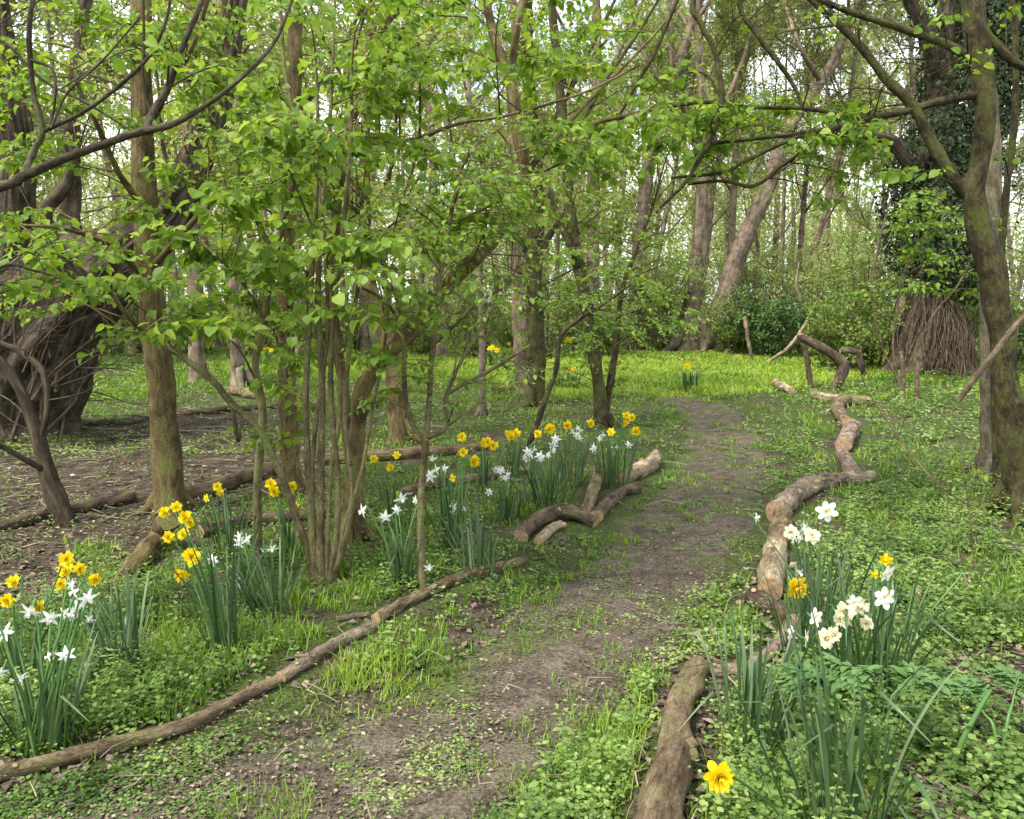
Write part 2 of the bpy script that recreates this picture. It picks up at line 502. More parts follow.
def soil_mat(name, soil_stops, green_stops, gmul, thr):
    m, t, b = mat_nodes(name)
    tcx = N(t, "ShaderNodeTexCoord")
    n1 = N(t, "ShaderNodeTexNoise")
    n1.inputs["Scale"].default_value = 9
    n1.inputs["Detail"].default_value = 9
    n1.inputs["Roughness"].default_value = .7
    n2 = N(t, "ShaderNodeTexNoise")
    n2.inputs["Scale"].default_value = 70
    n2.inputs["Detail"].default_value = 5
    n3 = N(t, "ShaderNodeTexNoise")
    n3.inputs["Scale"].default_value = 2.3
    n3.inputs["Detail"].default_value = 6
    for n in (n1, n2, n3): t.links.new(tcx.outputs["Object"], n.inputs["Vector"])
    ra = ramp(t, soil_stops)
    t.links.new(n1.outputs["Fac"], ra.inputs["Fac"])
    rb = ramp(t, [(.32, (.55, .55, .55)), (.5, (1, 1, 1)), (.68, (1.5, 1.45, 1.35))])
    t.links.new(n2.outputs["Fac"], rb.inputs["Fac"])
    mu = N(t, "ShaderNodeMix", data_type='RGBA', blend_type='MULTIPLY')
    mu.inputs["Factor"].default_value = 1
    t.links.new(ra.outputs["Color"], mu.inputs["A"])
    t.links.new(rb.outputs["Color"], mu.inputs["B"])
    rg = ramp(t, green_stops)
    t.links.new(n2.outputs["Fac"], rg.inputs["Fac"])
    at = N(t, "ShaderNodeAttribute", attribute_name="tint")
    ad = N(t, "ShaderNodeMath", operation='MULTIPLY_ADD')
    t.links.new(at.outputs["Fac"], ad.inputs[0])
    ad.inputs[1].default_value = gmul
    t.links.new(n3.outputs["Fac"], ad.inputs[2])
    rm = ramp(t, [(thr, (0, 0, 0)), (thr + .22, (1, 1, 1))])
    t.links.new(ad.outputs[0], rm.inputs["Fac"])
    mm = N(t, "ShaderNodeMix", data_type='RGBA')
    t.links.new(rm.outputs["Color"], mm.inputs["Factor"])
    t.links.new(mu.outputs["Result"], mm.inputs["A"])
    t.links.new(rg.outputs["Color"], mm.inputs["B"])
    t.links.new(mm.outputs["Result"], b.inputs["Base Color"])
    b.inputs["Roughness"].default_value = .95
    b.inputs["Specular IOR Level"].default_value = .12
    bp = N(t, "ShaderNodeBump")
    bp.inputs["Strength"].default_value = .9
    bp.inputs["Distance"].default_value = .035
    su = N(t, "ShaderNodeMath", operation='ADD')
    t.links.new(n1.outputs["Fac"], su.inputs[0])
    t.links.new(n2.outputs["Fac"], su.inputs[1])
    t.links.new(su.outputs[0], bp.inputs["Height"])
    t.links.new(bp.outputs["Normal"], b.inputs["Normal"])
    return m
M['soil'] = soil_mat("woodland_soil", [(.3, (.032, .024, .017)), (.5, (.078, .060, .043)), (.7, (.16, .128, .095))],
                     [(.3, (.025, .038, .010)), (.5, (.06, .085, .022)), (.7, (.11, .15, .035))], .75, .84)
M['trod'] = soil_mat("trodden_earth", [(.28, (.045, .034, .025)), (.5, (.115, .093, .069)), (.72, (.20, .168, .128))],
                     [(.3, (.045, .055, .018)), (.5, (.085, .11, .03)), (.7, (.14, .18, .05))], .22, .60)
tag(obj("ground", mb, M['soil']), kind="structure")
# path: its margins dip under the ground so the outline is ragged
nl, nw = 420, 44
L2, R2 = spl(PLw, nl), spl(PRw, nl)
tt = np.linspace(-0.22, 1.22, nw)
PXY = L2[:, None] * (1 - tt)[None, :, None] + R2[:, None] * tt[None, :, None]
pt = np.abs(tt - .5) * 2
xx, yy = PXY[..., 0], PXY[..., 1]
edge = sstep(0.62, 1.28, pt[None] + 0.55 * (fbm(xx / .5, yy / .5, 3, 4) - .5))
pz = gz(xx, yy) + 0.012 - 0.05 * edge + 0.034 * (fbm(xx / .22, yy / .22, 9, 4) - .5) + .004
mb = MB()
a = (np.arange(nl - 1)[:, None] * nw + np.arange(nw - 1)[None]).reshape(-1)
mb.add(np.stack([xx, yy, pz], -1), [np.stack([a, a + 1, a + nw + 1, a + nw], -1)], 0, True, (pt[None] * np.ones((nl, 1))).ravel())
tag(obj("path", mb, M['trod']), kind="structure")
# ------------------------------------------------------------------ logs, roots and fallen sticks
LOGP = []
def log(name, label, pts, mat, cat="log", group=None, lift=0.8, rough=0.095, sides=16, lift_list=None, parts=None, seed=None, sink_ends=False, knots=2):
    """pts: (px, py, width px) along the log's middle, each lying on the ground"""
    rng = np.random.default_rng(seed if seed is not None else abs(int(pts[0][0] * 7 + pts[0][1] * 13)))
    P, rr = [], []
    for i, (px, py, w) in enumerate(pts):
        p = G(px, py)
        for _ in range(3):
            r = w / 2 * dist(p) / F
            p = G(px, py, r * (lift if lift_list is None else lift_list[i]))
        P.append(p)
        rr.append(r)
    mb = MB()
    line = tube(mb, P, rr, sides, rng, rough, step=max(0.015, min(rr) * .45), cap=1)
    for k in range(knots):                                     # cut-off side knots
        i = rng.integers(2, max(3, len(line) - 2))
        r0 = float(np.interp(i / len(line) * (len(rr) - 1), range(len(rr)), rr))
        a = rng.uniform(0.3, 2.4)
        t = unit(line[min(i + 1, len(line) - 1)] - line[i - 1])
        s = unit(np.cross(t, [0, 0, 1]))
        dr = unit(s * math.cos(a) + np.array([0, 0, 1]) * math.sin(a) + t * .3)
        tube(mb, [line[i] + dr * r0 * .5, line[i] + dr * r0 * 1.08, line[i] + dr * r0 * 1.28], [r0 * .45, r0 * .38, r0 * .3], 8, rng, .1, cap=1)
    o = obj(name, mb, [mat, M['cut']], origin=G(pts[0][0], pts[0][1]))
    rl = np.interp(np.linspace(0, len(rr) - 1, len(line)), range(len(rr)), rr)
    LOGP.append(np.column_stack([line[:, :2], rl])[::2])
    return tag(o, label, cat, group)
EDGE = "logs edging the path"
log("log", "long straight mossy log at the left edge of the path's near end", [(-60, 790, 18), (0, 774, 17), (55, 760, 15.5), (102, 747, 16), (164, 732, 14), (204, 717, 14), (237, 699, 12), (278, 680, 11.5)], M['log'], group=EDGE, rough=.07, lift=1.05)
log("log", "pale short log between the long mossy log and the forked stick, left of the path", [(281, 678, 13), (323, 651, 12.5), (352, 635, 12), (374, 626, 11)], M['log_pink'], group=EDGE, rough=.1)
log("log", "thin bent mossy log running from the dark twig towards the curved logs", [(376, 618, 12), (407, 602, 11), (440, 586, 11), (469, 575, 11), (490, 570, 11), (524, 560, 8)], M['log'], group=EDGE, rough=.14)
log("stick", "short dark broken stick where two left edging logs meet", [(337, 619, 6), (358, 616, 7), (378, 616, 7)], M['log_dark'], cat="stick", knots=1)
log("log", "dark curved log arching over the grass on the left of the path", [(521, 537, 15), (533, 524, 15), (550, 513, 15), (568, 512, 15), (583, 516, 14), (596, 524, 12)], M['log_dark'], group=EDGE, lift_list=[.6, .9, 1.2, 1.2, 1.0, .6])
log("log", "short upright-tilted stub crossing behind the dark curved log", [(584, 517, 12), (590, 500, 12), (597, 479, 12)], M['log'], group=EDGE, lift_list=[1.2, 1.4, 1.6], knots=1)
log("log", "small forked grey limb in front of the dark curved log", [(538, 541, 10), (553, 528, 10), (563, 525, 8)], M['log_pale'], group=EDGE, knots=1)
log("log", "grey crooked log between the stub and the pale knotted log", [(596, 517, 14), (607, 504, 13), (623, 492, 11), (637, 487, 12)], M['log_dark'], group=EDGE)
log("log", "pale knotted log with dark hollow at the end of the left row", [(625, 480, 12), (638, 470, 15), (651, 464, 16), (656, 455, 11)], M['log_pale'], group=EDGE, knots=4)
# right of the path
big = [(640, 880, 54), (657, 819, 45), (670, 775, 39), (678, 746, 37), (676, 722, 29), (686, 692, 27), (698, 668, 24)]
log("log", "thickest bent log in the right foreground, running out of the bottom edge", big, M['log'], group=EDGE, sides=26, knots=3)
log("log", "short side log lying against the top of the thickest foreground log", [(703, 668, 13), (718, 671, 13), (736, 669, 12)], M['log_pink'], group=EDGE, knots=1)
log("log", "pinkish curved log hidden behind the leaves of the daffodils on the right", [(736, 672, 13), (755, 664, 14), (774, 650, 14), (783, 637, 14), (794, 620, 14)], M['log_pink'], group=EDGE, knots=1)
log("log", "red-brown short log below the ringed section, beside the daffodil leaves", [(752, 596, 17), (765, 603, 20), (784, 614, 18)], M['log_dark'], group=EDGE, knots=1)
log("log", "ringed tan log section standing end-on to the path, right side", [(770, 590, 25), (772, 570, 25), (776, 549, 22)], M['log_pale'], group=EDGE, knots=1)
log("log", "shadowed log section joining the ringed section to the long pinkish log", [(776, 546, 20), (780, 528, 20), (783, 516, 19)], M['log'], group=EDGE, knots=1)
log("log", "long smooth pinkish log bending right, at the middle of the right edge", [(776, 513, 22), (790, 499, 21), (802, 489, 20), (822, 482, 17), (843, 479, 14), (872, 477, 13)], M['log_pink'], group=EDGE, sides=20, knots=2)
log("log", "thin log leading up from the bend of the long pinkish log", [(853, 474, 15), (848, 464, 14), (842, 453, 13)], M['log_pink'], group=EDGE, knots=0)
log("log", "pink barkless log stub with dark cut end between two thin logs", [(843, 446, 16), (848, 436, 16), (853, 426, 14)], M['log_pink'], group=EDGE, knots=1)
log("log", "crooked brown log making a hook above the pink stub", [(848, 424, 12), (839, 413, 12), (838, 404, 12), (847, 400, 12), (860, 401, 11), (873, 402, 9)], M['log'], group=EDGE, knots=1)
log("log", "small grey log lying left of the crooked hook-shaped log", [(813, 395, 8), (825, 397, 8), (838, 398, 7)], M['log_pale'], group=EDGE, knots=1)
log("log", "lone short grey log in the grass at the clearing's edge", [(776, 383, 8), (783, 387, 9), (792, 391, 7)], M['log_pale'], group=EDGE, knots=1)
# dead arching log on a post
b0 = G(832, 390)
Db = float(b0[1])
def px_tube(mb, pts, D, sides=10, rng=None, rough=.1, step=None, cap=None, mat=0):
    """pts (px, py, w[, dD]) at distance D"""
    P = [Q(p[0], p[1], D + (p[3] if len(p) > 3 else 0)) for p in pts]
    rr = [p[2] / 2 * dist(q) / F for p, q in zip(pts, P)]
    return tube(mb, P, rr, sides, rng, rough, step, mat, cap), rr
def upright(name, label, pts, mat, cat, seed=1, group=None, cap=1, mats=None):
    rng = np.random.default_rng(seed)
    b = G(pts[0][0], pts[0][1])
    mb = MB()
    pts = [(pts[0][0], pts[0][1] + 5, pts[0][2])] + list(pts)
    px_tube(mb, pts, float(b[1]), 10, rng, .14, .03, cap)
    return tag(obj(name, mb, mats or [mat, M['cut']], origin=b), label, cat, group)
upright("dead_log", "dark dead log arching up out of the ground onto a post", [(834, 390, 11), (843, 368, 11), (838, 358, 11), (819, 346, 9.5), (803, 338, 9), (801, 334, 6)], M['log_dark'], "log", 3)
upright("post", "leaning dark post propping the arching dead log", [(811, 388, 5.5), (808, 366, 5.5), (804, 341, 6)], M['log_dark'], "post", 4)
upright("dead_branch", "dark bent stick with a flat top beside the arching dead log", [(866, 378, 6), (861, 366, 6), (857, 352, 6), (840, 351, 5)], M['log_dark'], "stick", 5)
upright("stake", "thin weathered stake left of two in front of the ivy-clad tree", [(904, 398, 5), (903, 372, 5), (901, 352, 4)], M['deadstem'], "stake", 6)
upright("stake", "thin weathered stake right of two in front of the ivy-clad tree", [(917, 399, 4), (917, 378, 4), (918, 356, 3)], M['deadstem'], "stake", 7)
upright("dead_branch", "short pale dead stick standing in front of the dark bush", [(752, 361, 3), (748, 340, 3.5), (745, 317, 4)], M['log_pale'], "stick", 8)
upright("dead_branch", "long pale dead branch leaning right beside the dark bush", [(768, 362, 3), (788, 348, 3.8), (803, 328, 3.6), (812, 310, 3), (820, 296, 2)], M['log_pale'], "branch", 9)
upright("dead_branch", "small pale forked dead branch above the leaning one", [(786, 356, 2.5), (797, 320, 3), (800, 300, 3), (796, 284, 2), (799, 262, 1.5)], M['log_pale'], "branch", 10)
# logs on the left woodland floor
WOOD = "logs on the woodland floor"
log("log", "mossy log entering from the left in front of the old willow", [(-60, 540, 14), (0, 527, 13), (40, 517, 13), (90, 505, 14), (134, 496, 15)], M['log_dark'], group=WOOD)
log("log", "dark mossy log lying behind the straight lime trunk", [(150, 497, 13), (188, 494, 15), (219, 486, 17), (246, 476, 16), (279, 469, 14)], M['log_dark'], group=WOOD)
log("log", "brown log behind the daffodils, nearest on the bare floor", [(200, 532, 14), (222, 526, 15), (242, 521, 15), (285, 517, 14), (330, 512, 12)], M['log_dark'], group=WOOD)
log("log", "tan log across the glade behind the curving tree", [(322, 460, 12), (363, 457, 12), (414, 453, 12), (455, 450, 10), (486, 446, 8)], M['log'], group=WOOD)
log("log", "thin low log behind the white daffodils, right of the sapling", [(392, 494, 8), (441, 483, 9), (489, 476, 8), (530, 470, 7)], M['log'], group=WOOD)
log("log", "distant straight log left of the middle trunk in the glade", [(482, 390, 6), (505, 389, 6), (527, 389, 6)], M['log_dark'], group=WOOD)
log("log", "dark fallen branch lying right of the old willow", [(66, 425, 5), (100, 423, 6), (130, 422, 6), (152, 417, 5)], M['log_dark'], group=WOOD)
log("log", "far log in the glade, right of two thin trunks", [(230, 390, 9), (246, 393, 10), (262, 396, 9)], M['log'], group=WOOD)
log("log", "long thin dark log beyond the straight lime trunk", [(180, 413, 5), (214, 411, 7), (250, 408, 7), (286, 405, 6)], M['log_dark'], group=WOOD)

# ------------------------------------------------------------------ trees
class Tree:
    def __init__(s, name, label, cat, base_px, bark, leaf, seed, group=None, D=None, leaf_tpl=ROUND):
        s.rng = np.random.default_rng(seed)
        s.base = G(*base_px) if D is None else np.array([Q(base_px[0], base_px[1], D)[0], D, 0.0])
        if D is not None: s.base[2] = float(gz(s.base[0], s.base[1]))
        s.D = float(s.base[1])
        s.o = thing(name, label, cat, s.base, group)
        s.bark, s.leaf, s.tpl = bark, leaf, leaf_tpl
        s.att_p, s.att_r = [], []
        s.cr = MB()
        s.lp, s.la, s.ln, s.ls, s.lt = [], [], [], [], []
    def stem(s, pts, part="branch", sides=8, rough=.10, flare=0, step=None, below=0.0, attach=True, bark=None, flute=0.0):
        P = [Q(p[0], p[1], s.D + (p[3] if len(p) > 3 else 0)) for p in pts]
        rr = [p[2] / 2 * dist(q) / F for p, q in zip(pts, P)]
        if below:
            P.insert(0, P[0] + (P[0] - P[1]) * 0 - np.array([0, 0, below]))
            rr.insert(0, rr[0] * (1.25 if flare else 1))
        mb = MB()
        L = np.linalg.norm(np.diff(np.array(P), axis=0), axis=1).sum()
        line = tube(mb, P, rr, sides, s.rng, rough, step or max(.02, min(.06, L / 20)), flute=flute)
        if flare:                                             # root toes
            r0 = rr[1] if below else rr[0]
            for k in range(flare):
                a = s.rng.uniform(0, 6.28)
                d = np.array([math.cos(a), math.sin(a), 0])
                c = s.base.copy()
                e = c + d * (r0 * s.rng.uniform(1.3, 1.7) + min(r0, .12) * s.rng.uniform(.6, 1.6))
                e[2] = float(gz(e[0], e[1])) - .03
                tube(mb, [c + np.array([0, 0, r0 * 1.6]) + d * r0 * .45, c + d * r0 * 1.15 + np.array([0, 0, r0 * .35]), e], [r0 * .42, r0 * .38, r0 * .12], 8, s.rng, .1, .03)
        obj(part, mb, bark or s.bark, s.o)
        if attach:
            s.att_p.append(line)
            s.att_r.append(np.interp(np.linspace(0, len(rr) - 1, len(line)), range(len(rr)), rr))
        return line
    def spray(s, T, size=.055, ntw=7, nlf=6, twl=.32, leafy=1.0, droop=.25, r0=None, bend=.12):
        """a side branch that grows from the nearest wood towards the point T and carries leafy twigs"""
        rng = s.rng
        ap, ar = np.concatenate(s.att_p), np.concatenate(s.att_r)
        T = np.asarray(T, float)
        dd = np.linalg.norm(ap - T, axis=1) + 1.0 * np.maximum(0, ap[:, 2] - T[2] + .05) + rng.uniform(0, .25, len(ap))
        i = int(np.argmin(dd))
        p = ap[i]
        L = np.linalg.norm(T - p)
        if L < .05: return
        mid = p + (T - p) * .5 + np.array([0, 0, bend * L]) + rng.normal(0, .05 * L, 3)
        q3 = p + (T - p) * .8 + np.array([0, 0, bend * .6 * L]) + rng.normal(0, .04 * L, 3)
        r = r0 or min(.0035 + .0045 * L, ar[i] * .6)
        line = spl([p, mid, q3, T], max(8, int(L / .06)))
        tube(s.cr, line, np.linspace(r, .0014, len(line)), 5, rng, 0, mat=1)
        s.twigs(line, size, ntw, nlf, twl, leafy, droop)
    def twigs(s, line, size, ntw, nlf, twl, leafy, droop, lo=.3):
        rng = s.rng
        n = len(line)
        ends = [(line[int(n * .55):], 1)]
        for k in range(ntw):
            f = lo + (1 - lo) * (k + rng.uniform(0, .8)) / ntw
            i = min(int(f * (n - 1)), n - 2)
            t = unit(line[i + 1] - line[i])
            s_ = unit(np.cross(t, [0, 0, 1.0]) + rng.normal(0, .15, 3))
            sd = 1 if k % 2 else -1
            l = twl * rng.uniform(.5, 1.15) * (1.15 - .5 * f)
            d = unit(t * rng.uniform(.5, 1.1) + s_ * sd + np.array([0, 0, rng.uniform(-.1, .35)]))
            e1 = line[i] + d * l * .5
            e2 = line[i] + d * l + np.array([0, 0, -droop * l * rng.uniform(.2, 1)]) + rng.normal(0, .04 * l, 3)
            tl = spl([line[i], e1, e2], 7)
            tube(s.cr, tl, np.linspace(.0022, .001, 7), 4, None, 0, mat=1)
            ends.append((tl, sd))
        if nlf <= 0: return
        for tl, sd in ends:
            m = max(1, int(round(nlf * rng.uniform(.6, 1.3) * leafy)))
            for j in range(m):
                f = (j + rng.uniform(.2, .9)) / m
                i = min(int(f * (len(tl) - 1)), len(tl) - 2)
                t = unit(tl[i + 1] - tl[i])
                sdv = unit(np.cross(t, [0, 0, 1.0])) * (1 if j % 2 else -1)
                ax = unit(t * .6 + sdv * rng.uniform(.4, 1.1) + np.array([0, 0, rng.uniform(-.9, .15)]) + rng.normal(0, .25, 3))
                p0 = tl[i] + (tl[i + 1] - tl[i]) * rng.random() + ax * size * .25
                s.lp.append(p0)
                s.la.append(ax)
                s.ln.append(np.array([0, -.25, .9]) + rng.normal(0, .55, 3))
                s.ls.append(size * rng.uniform(.4, 1.25))
                s.lt.append(np.clip(rng.normal(.5, .28), 0, 1))
    def box(s, n, x0, y0, x1, y1, dlo=-.8, dhi=.8, **k):
        for _ in range(n):
            s.spray(Q(s.rng.uniform(x0, x1), s.rng.uniform(y0, y1), s.D + s.rng.uniform(dlo, dhi)), **k)
    def top(s, n, cx, cy, cz, rx, rz, **k):
        """crown above the picture"""
        for _ in range(n):
            a, b = s.rng.uniform(0, 6.28), s.rng.random() ** .5
            s.spray((cx + rx * b * math.cos(a), cy + rx * b * math.sin(a), cz + rz * s.rng.uniform(-1, 1)), **k)
    def finish(s):
        if s.lp:
            A = [np.array(q) for q in (s.lp, s.la, s.ln, s.ls, s.lt)]
            k = s.rng.random(len(A[0])) < (.5 if s.tpl is ROUND else 2)
            leaves(s.cr, s.tpl, *[q[k] for q in A], 0)
            leaves(s.cr, ROUND2, *[q[~k] for q in A], 0)
        if s.cr.n: obj("crown", s.cr, [s.leaf, s.bark], s.o)
        return s.o

LM = dict(size=.045, ntw=9, nlf=8, twl=.34)
FR = dict(size=.034, ntw=9, nlf=8, twl=.24)
# A straight lime trunk on the left
t = Tree("lime_tree", "straight smooth brown trunk standing behind the yellow daffodils on the left", "tree", (170, 512), M['bark_lime'], M['lime'], 11)
t.stem([(170, 512, 33), (170, 495, 29), (165, 440, 27), (160, 380, 26), (152, 300, 25), (147, 230, 24), (143, 170, 22), (142, 90, 21), (141, 0, 19), (140, -120, 17), (138, -300, 12)], "trunk", 22, .07, 3, below=.1)
mbt = MB()
ra = G(122, 580)
tube(mbt, [G(168, 520, .18), G(160, 535, .06), G(143, 556, .04), G(128, 573, .03), G(112, 592, -.03)], [.06, .06, .055, .05, .03], 12, t.rng, .12, .03)
obj('root', mbt, M['bark_lime'], t.o)
t.stem([(146, 210, 7), (120, 175, 6, -.2), (95, 120, 5, -.4), (70, 70, 3, -.5)])
t.stem([(143, 140, 8), (165, 95, 6, -.2), (195, 40, 5, -.3), (215, -30, 4, -.4)])
t.stem([(150, 270, 7), (190, 225, 6, -.5), (225, 190, 4, -.8)])
t.stem([(150, 285, 6), (115, 250, 5, -.6), (70, 230, 4, -1.0), (20, 225, 3, -1.2)])
t.box(12, -30, 60, 150, 175, -1.2, .8, **LM)
t.box(9, -20, 190, 150, 320, -1.5, .2, **LM)
t.box(15, 150, 30, 270, 200, -1, .8, **LM)
t.box(12, 60, 0, 260, 60, -1, 1, **LM)
t.top(6, t.base[0], t.base[1], 5.0, 1.5, 1.0, **dict(LM, ntw=6, twl=.5, size=.08))
t.finish()
# L overhanging boughs of a tree whose trunk stands left of the frame
t = Tree("lime_tree", "tree outside the left edge reaching dark bare boughs across the upper left", "tree", (0, 0), M['bark_dark'], M['lime'], 12, D=2.9)
t.base[0] = -2.6
t.base[2] = float(gz(-2.6, 2.9))
t.o.location = t.base
mbt = MB()
ln = tube(mbt, [t.base - [0, 0, .1], t.base + [0, 0, .6], t.base + [.06, 0, 1.5], t.base + [.1, .05, 2.6], t.base + [.0, .05, 4.2]], [.14, .11, .10, .08, .05], 16, t.rng, .08, .06)
obj("trunk", mbt, t.bark, t.o)
tp = proj(t.base + np.array([.06, 0, 1.45]))
t.D = 2.9
t.stem([(float(tp[0]), float(tp[1]), 16), (-120, 215, 13, -.05), (0, 187, 10, -.1), (24, 176, 9.5, -.1), (68, 157, 8.5, -.1), (102, 145, 8, -.1), (143, 131, 7.5, -.1), (171, 125, 6, -.1), (205, 106, 5, -.1), (239, 80, 4.5, -.1), (273, 44, 4, -.05), (292, 0, 3.5), (310, -50, 2.5)])
t.stem([(146, 131, 7, -.1), (152, 113, 7), (167, 89, 6.5), (181, 51, 6), (201, 3, 5.5), (222, -60, 4)])
t.stem([(22, 177, 7, -.1), (34, 150, 6.5), (43, 131, 6.5), (34, 96, 5.5), (29, 34, 5), (35, -10, 5), (50, -60, 3)])
t.stem([(43, 131, 4.5), (82, 113, 4), (120, 85, 4), (150, 55, 3.5), (167, 17, 3.2), (172, -20, 3)])
t.stem([(151, 113, 3.5), (143, 79, 3), (144, 40, 3), (143, -10, 2.5)], sides=6)
t.stem([(51, 128, 2.5, -.02), (68, 92, 2.2), (102, 61, 2.2), (140, 17, 2)], sides=6)
t.stem([(31, 60, 4), (53, 70, 3), (55, 100, 2.5), (50, 130, 2)], sides=6)
t.stem([(-60, 40, 3, .2), (0, 40, 3, .2), (40, 78, 3.2, .2), (90, 105, 3, .2), (130, 130, 2, .2)], sides=6)
t.stem([(-40, 320, 4, .5), (0, 268, 3, .3), (35, 271, 2.6, .2), (60, 278, 2, .2)], sides=6)
t.box(9, -40, 200, 120, 330, .2, .9, size=.04, ntw=5, nlf=4, twl=.18)
t.box(5, 20, 0, 240, 90, -.1, .6, size=.042, ntw=4, nlf=3, twl=.16)
t.finish()
# B leaning shrub stem
t = Tree("dead_shrub", "leaning twiggy brown shrub in front of the old willow at the left edge", "shrub", (64, 525), M['bark_willow'], M['lime'], 13)
t.stem([(66, 525, 22), (57, 500, 19), (48, 476, 17), (41, 450, 15), (34, 425, 13), (20, 390, 10), (0, 362, 9), (-40, 320, 7)], "stem", 12, .12, 2, below=.06)
t.stem([(46, 472, 7), (30, 462, 6, -.1), (0, 446, 6, -.2), (-30, 436, 5, -.3)], "stem")
t.stem([(40, 440, 7), (47, 410, 6), (43, 372, 7), (20, 352, 6), (0, 343, 6), (-30, 330, 5)], "stem")
for k in range(13):
    a = t.rng.uniform(-.4, .9)
    t.spray(Q(t.rng.uniform(-20, 130), t.rng.uniform(300, 440), t.D + t.rng.uniform(-.4, .6)), nlf=0, ntw=4, twl=.25, bend=.05, size=.04)
t.finish()
# C old willow
t = Tree("old_willow", "massive old willow with furrowed brown bark and dead stems at the left edge", "tree", (28, 436), M['bark_willow'], M['far'], 14, leaf_tpl=OVATE)
t.stem([(16, 440, 122), (14, 415, 106), (22, 375, 108), (48, 332, 100), (82, 298, 80), (116, 268, 60), (150, 235, 44), (180, 195, 36), (205, 140, 30), (225, 60, 24), (250, -60, 16)], "trunk", 64, .16, 0, below=.15, step=.05, flute=.09)
t.stem([(-10, 440, 80, .4), (-12, 380, 70, .4), (2, 300, 48, .3), (14, 230, 34, .2), (18, 165, 29, .1), (8, 100, 25), (0, 40, 24), (-10, -60, 18)], "trunk", 56, .14, step=.05, flute=.09)
t.stem([(58, 330, 28, .6), (66, 260, 24, .7), (70, 210, 21, .8), (72, 140, 16, .8), (80, 40, 12, .9), (90, -40, 12, 1)], "branch", 16, .12)
t.stem([(95, 300, 30, -.3), (60, 260, 22, -.6), (45, 215, 14, -.7), (66, 185, 11, -.7), (78, 150, 8, -.8)], "branch", 12, .1)
vine = MB()                                                       # dead climbing stems on the bark
for k in range(34):
    u = t.rng.uniform(0, 1)
    x0 = t.rng.uniform(-45, 66)
    y0 = t.rng.uniform(330, 450)
    L = t.rng.uniform(70, 190)
    lean = max(0, x0 + 10) * .75 + t.rng.normal(0, 16)
    y1 = y0 - L
    pts = [(x0, y0), (x0 + lean * .3 + t.rng.normal(0, 9), y0 - L * .35), (x0 + lean * .8 + t.rng.normal(0, 8), y0 - L * .7), (x0 + lean * 1.4 + t.rng.normal(0, 12), y1)]
    dd = -.80 * max(.15, 1 - ((x0 - 14) / 66) ** 2) ** .5 + t.rng.normal(0, .06)
    P = [Q(a, b, t.D + dd * (1 - .13 * i)) for i, (a, b) in enumerate(pts)]
    tube(vine, spl(P, 9), np.linspace(t.rng.uniform(.006, .02), .004, 9), 5, t.rng, .1)
obj("dead_stems", vine, M['bark_willow'], t.o)
for k in range(26):
    t.spray(Q(t.rng.uniform(80, 200), t.rng.uniform(270, 420), t.D + t.rng.uniform(-1, .2)), nlf=0, ntw=4, twl=.5, bend=.1)
t.box(34, -60, -20, 300, 210, -1.2, 1.5, size=.07, ntw=8, nlf=7, twl=.6)
t.finish()
# D thin sapling stem
t = Tree("sapling", "slender bare sapling stem rising left of the hazel clump", "sapling", (260, 562), M['bark_hazel'], M['lime'], 15)
t.stem([(260, 562, 9), (257, 500, 8), (259, 459, 8), (263, 411, 8), (255, 366, 7.5), (265, 319, 7.5), (269, 280, 7), (280, 235, 6.5), (291, 188, 6), (296, 130, 5), (285, 70, 4), (280, 0, 3)], "trunk", 10, .1, 0, below=.05)
t.stem([(265, 320, 4), (240, 280, 3, -.2), (215, 255, 2.5, -.3)])
t.box(10, 185, 190, 310, 330, -.7, .5, **dict(LM, size=.06))
t.box(6, 230, 60, 330, 190, -.7, .5, **LM)
t.finish()
# E trunk
t = Tree("lime_tree", "upright trunk half hidden by leaves, just left of the hazel clump", "tree", (292, 494), M['bark_lime'], M['lime'], 16)
t.stem([(292, 494, 22), (291, 470, 19), (289, 420, 18), (285, 340, 17), (286, 260, 16), (292, 150, 15), (296, 20, 14), (298, -100, 12), (300, -300, 8)], "trunk", 18, .08, 4, below=.1)
t.stem([(287, 280, 7), (255, 215, 6, -.2), (235, 150, 5, -.3), (228, 70, 4, -.3), (222, -20, 4, -.3)])
t.stem([(286, 310, 6), (310, 270, 5, -.3), (340, 230, 4, -.5), (370, 200, 3, -.6)])
t.stem([(292, 120, 6), (330, 70, 5, .2), (360, 10, 4, .3), (375, -40, 3, .4)])
t.box(20, 200, 90, 360, 280, -1.4, .5, **LM)
t.box(18, 190, -20, 400, 110, -1.2, 1, **LM)
t.box(9, 215, 270, 330, 400, -1.3, -.2, **LM)
t.top(7, t.base[0], t.base[1], 5.4, 1.7, 1.0, **dict(LM, ntw=6, twl=.5, size=.08))
t.finish()
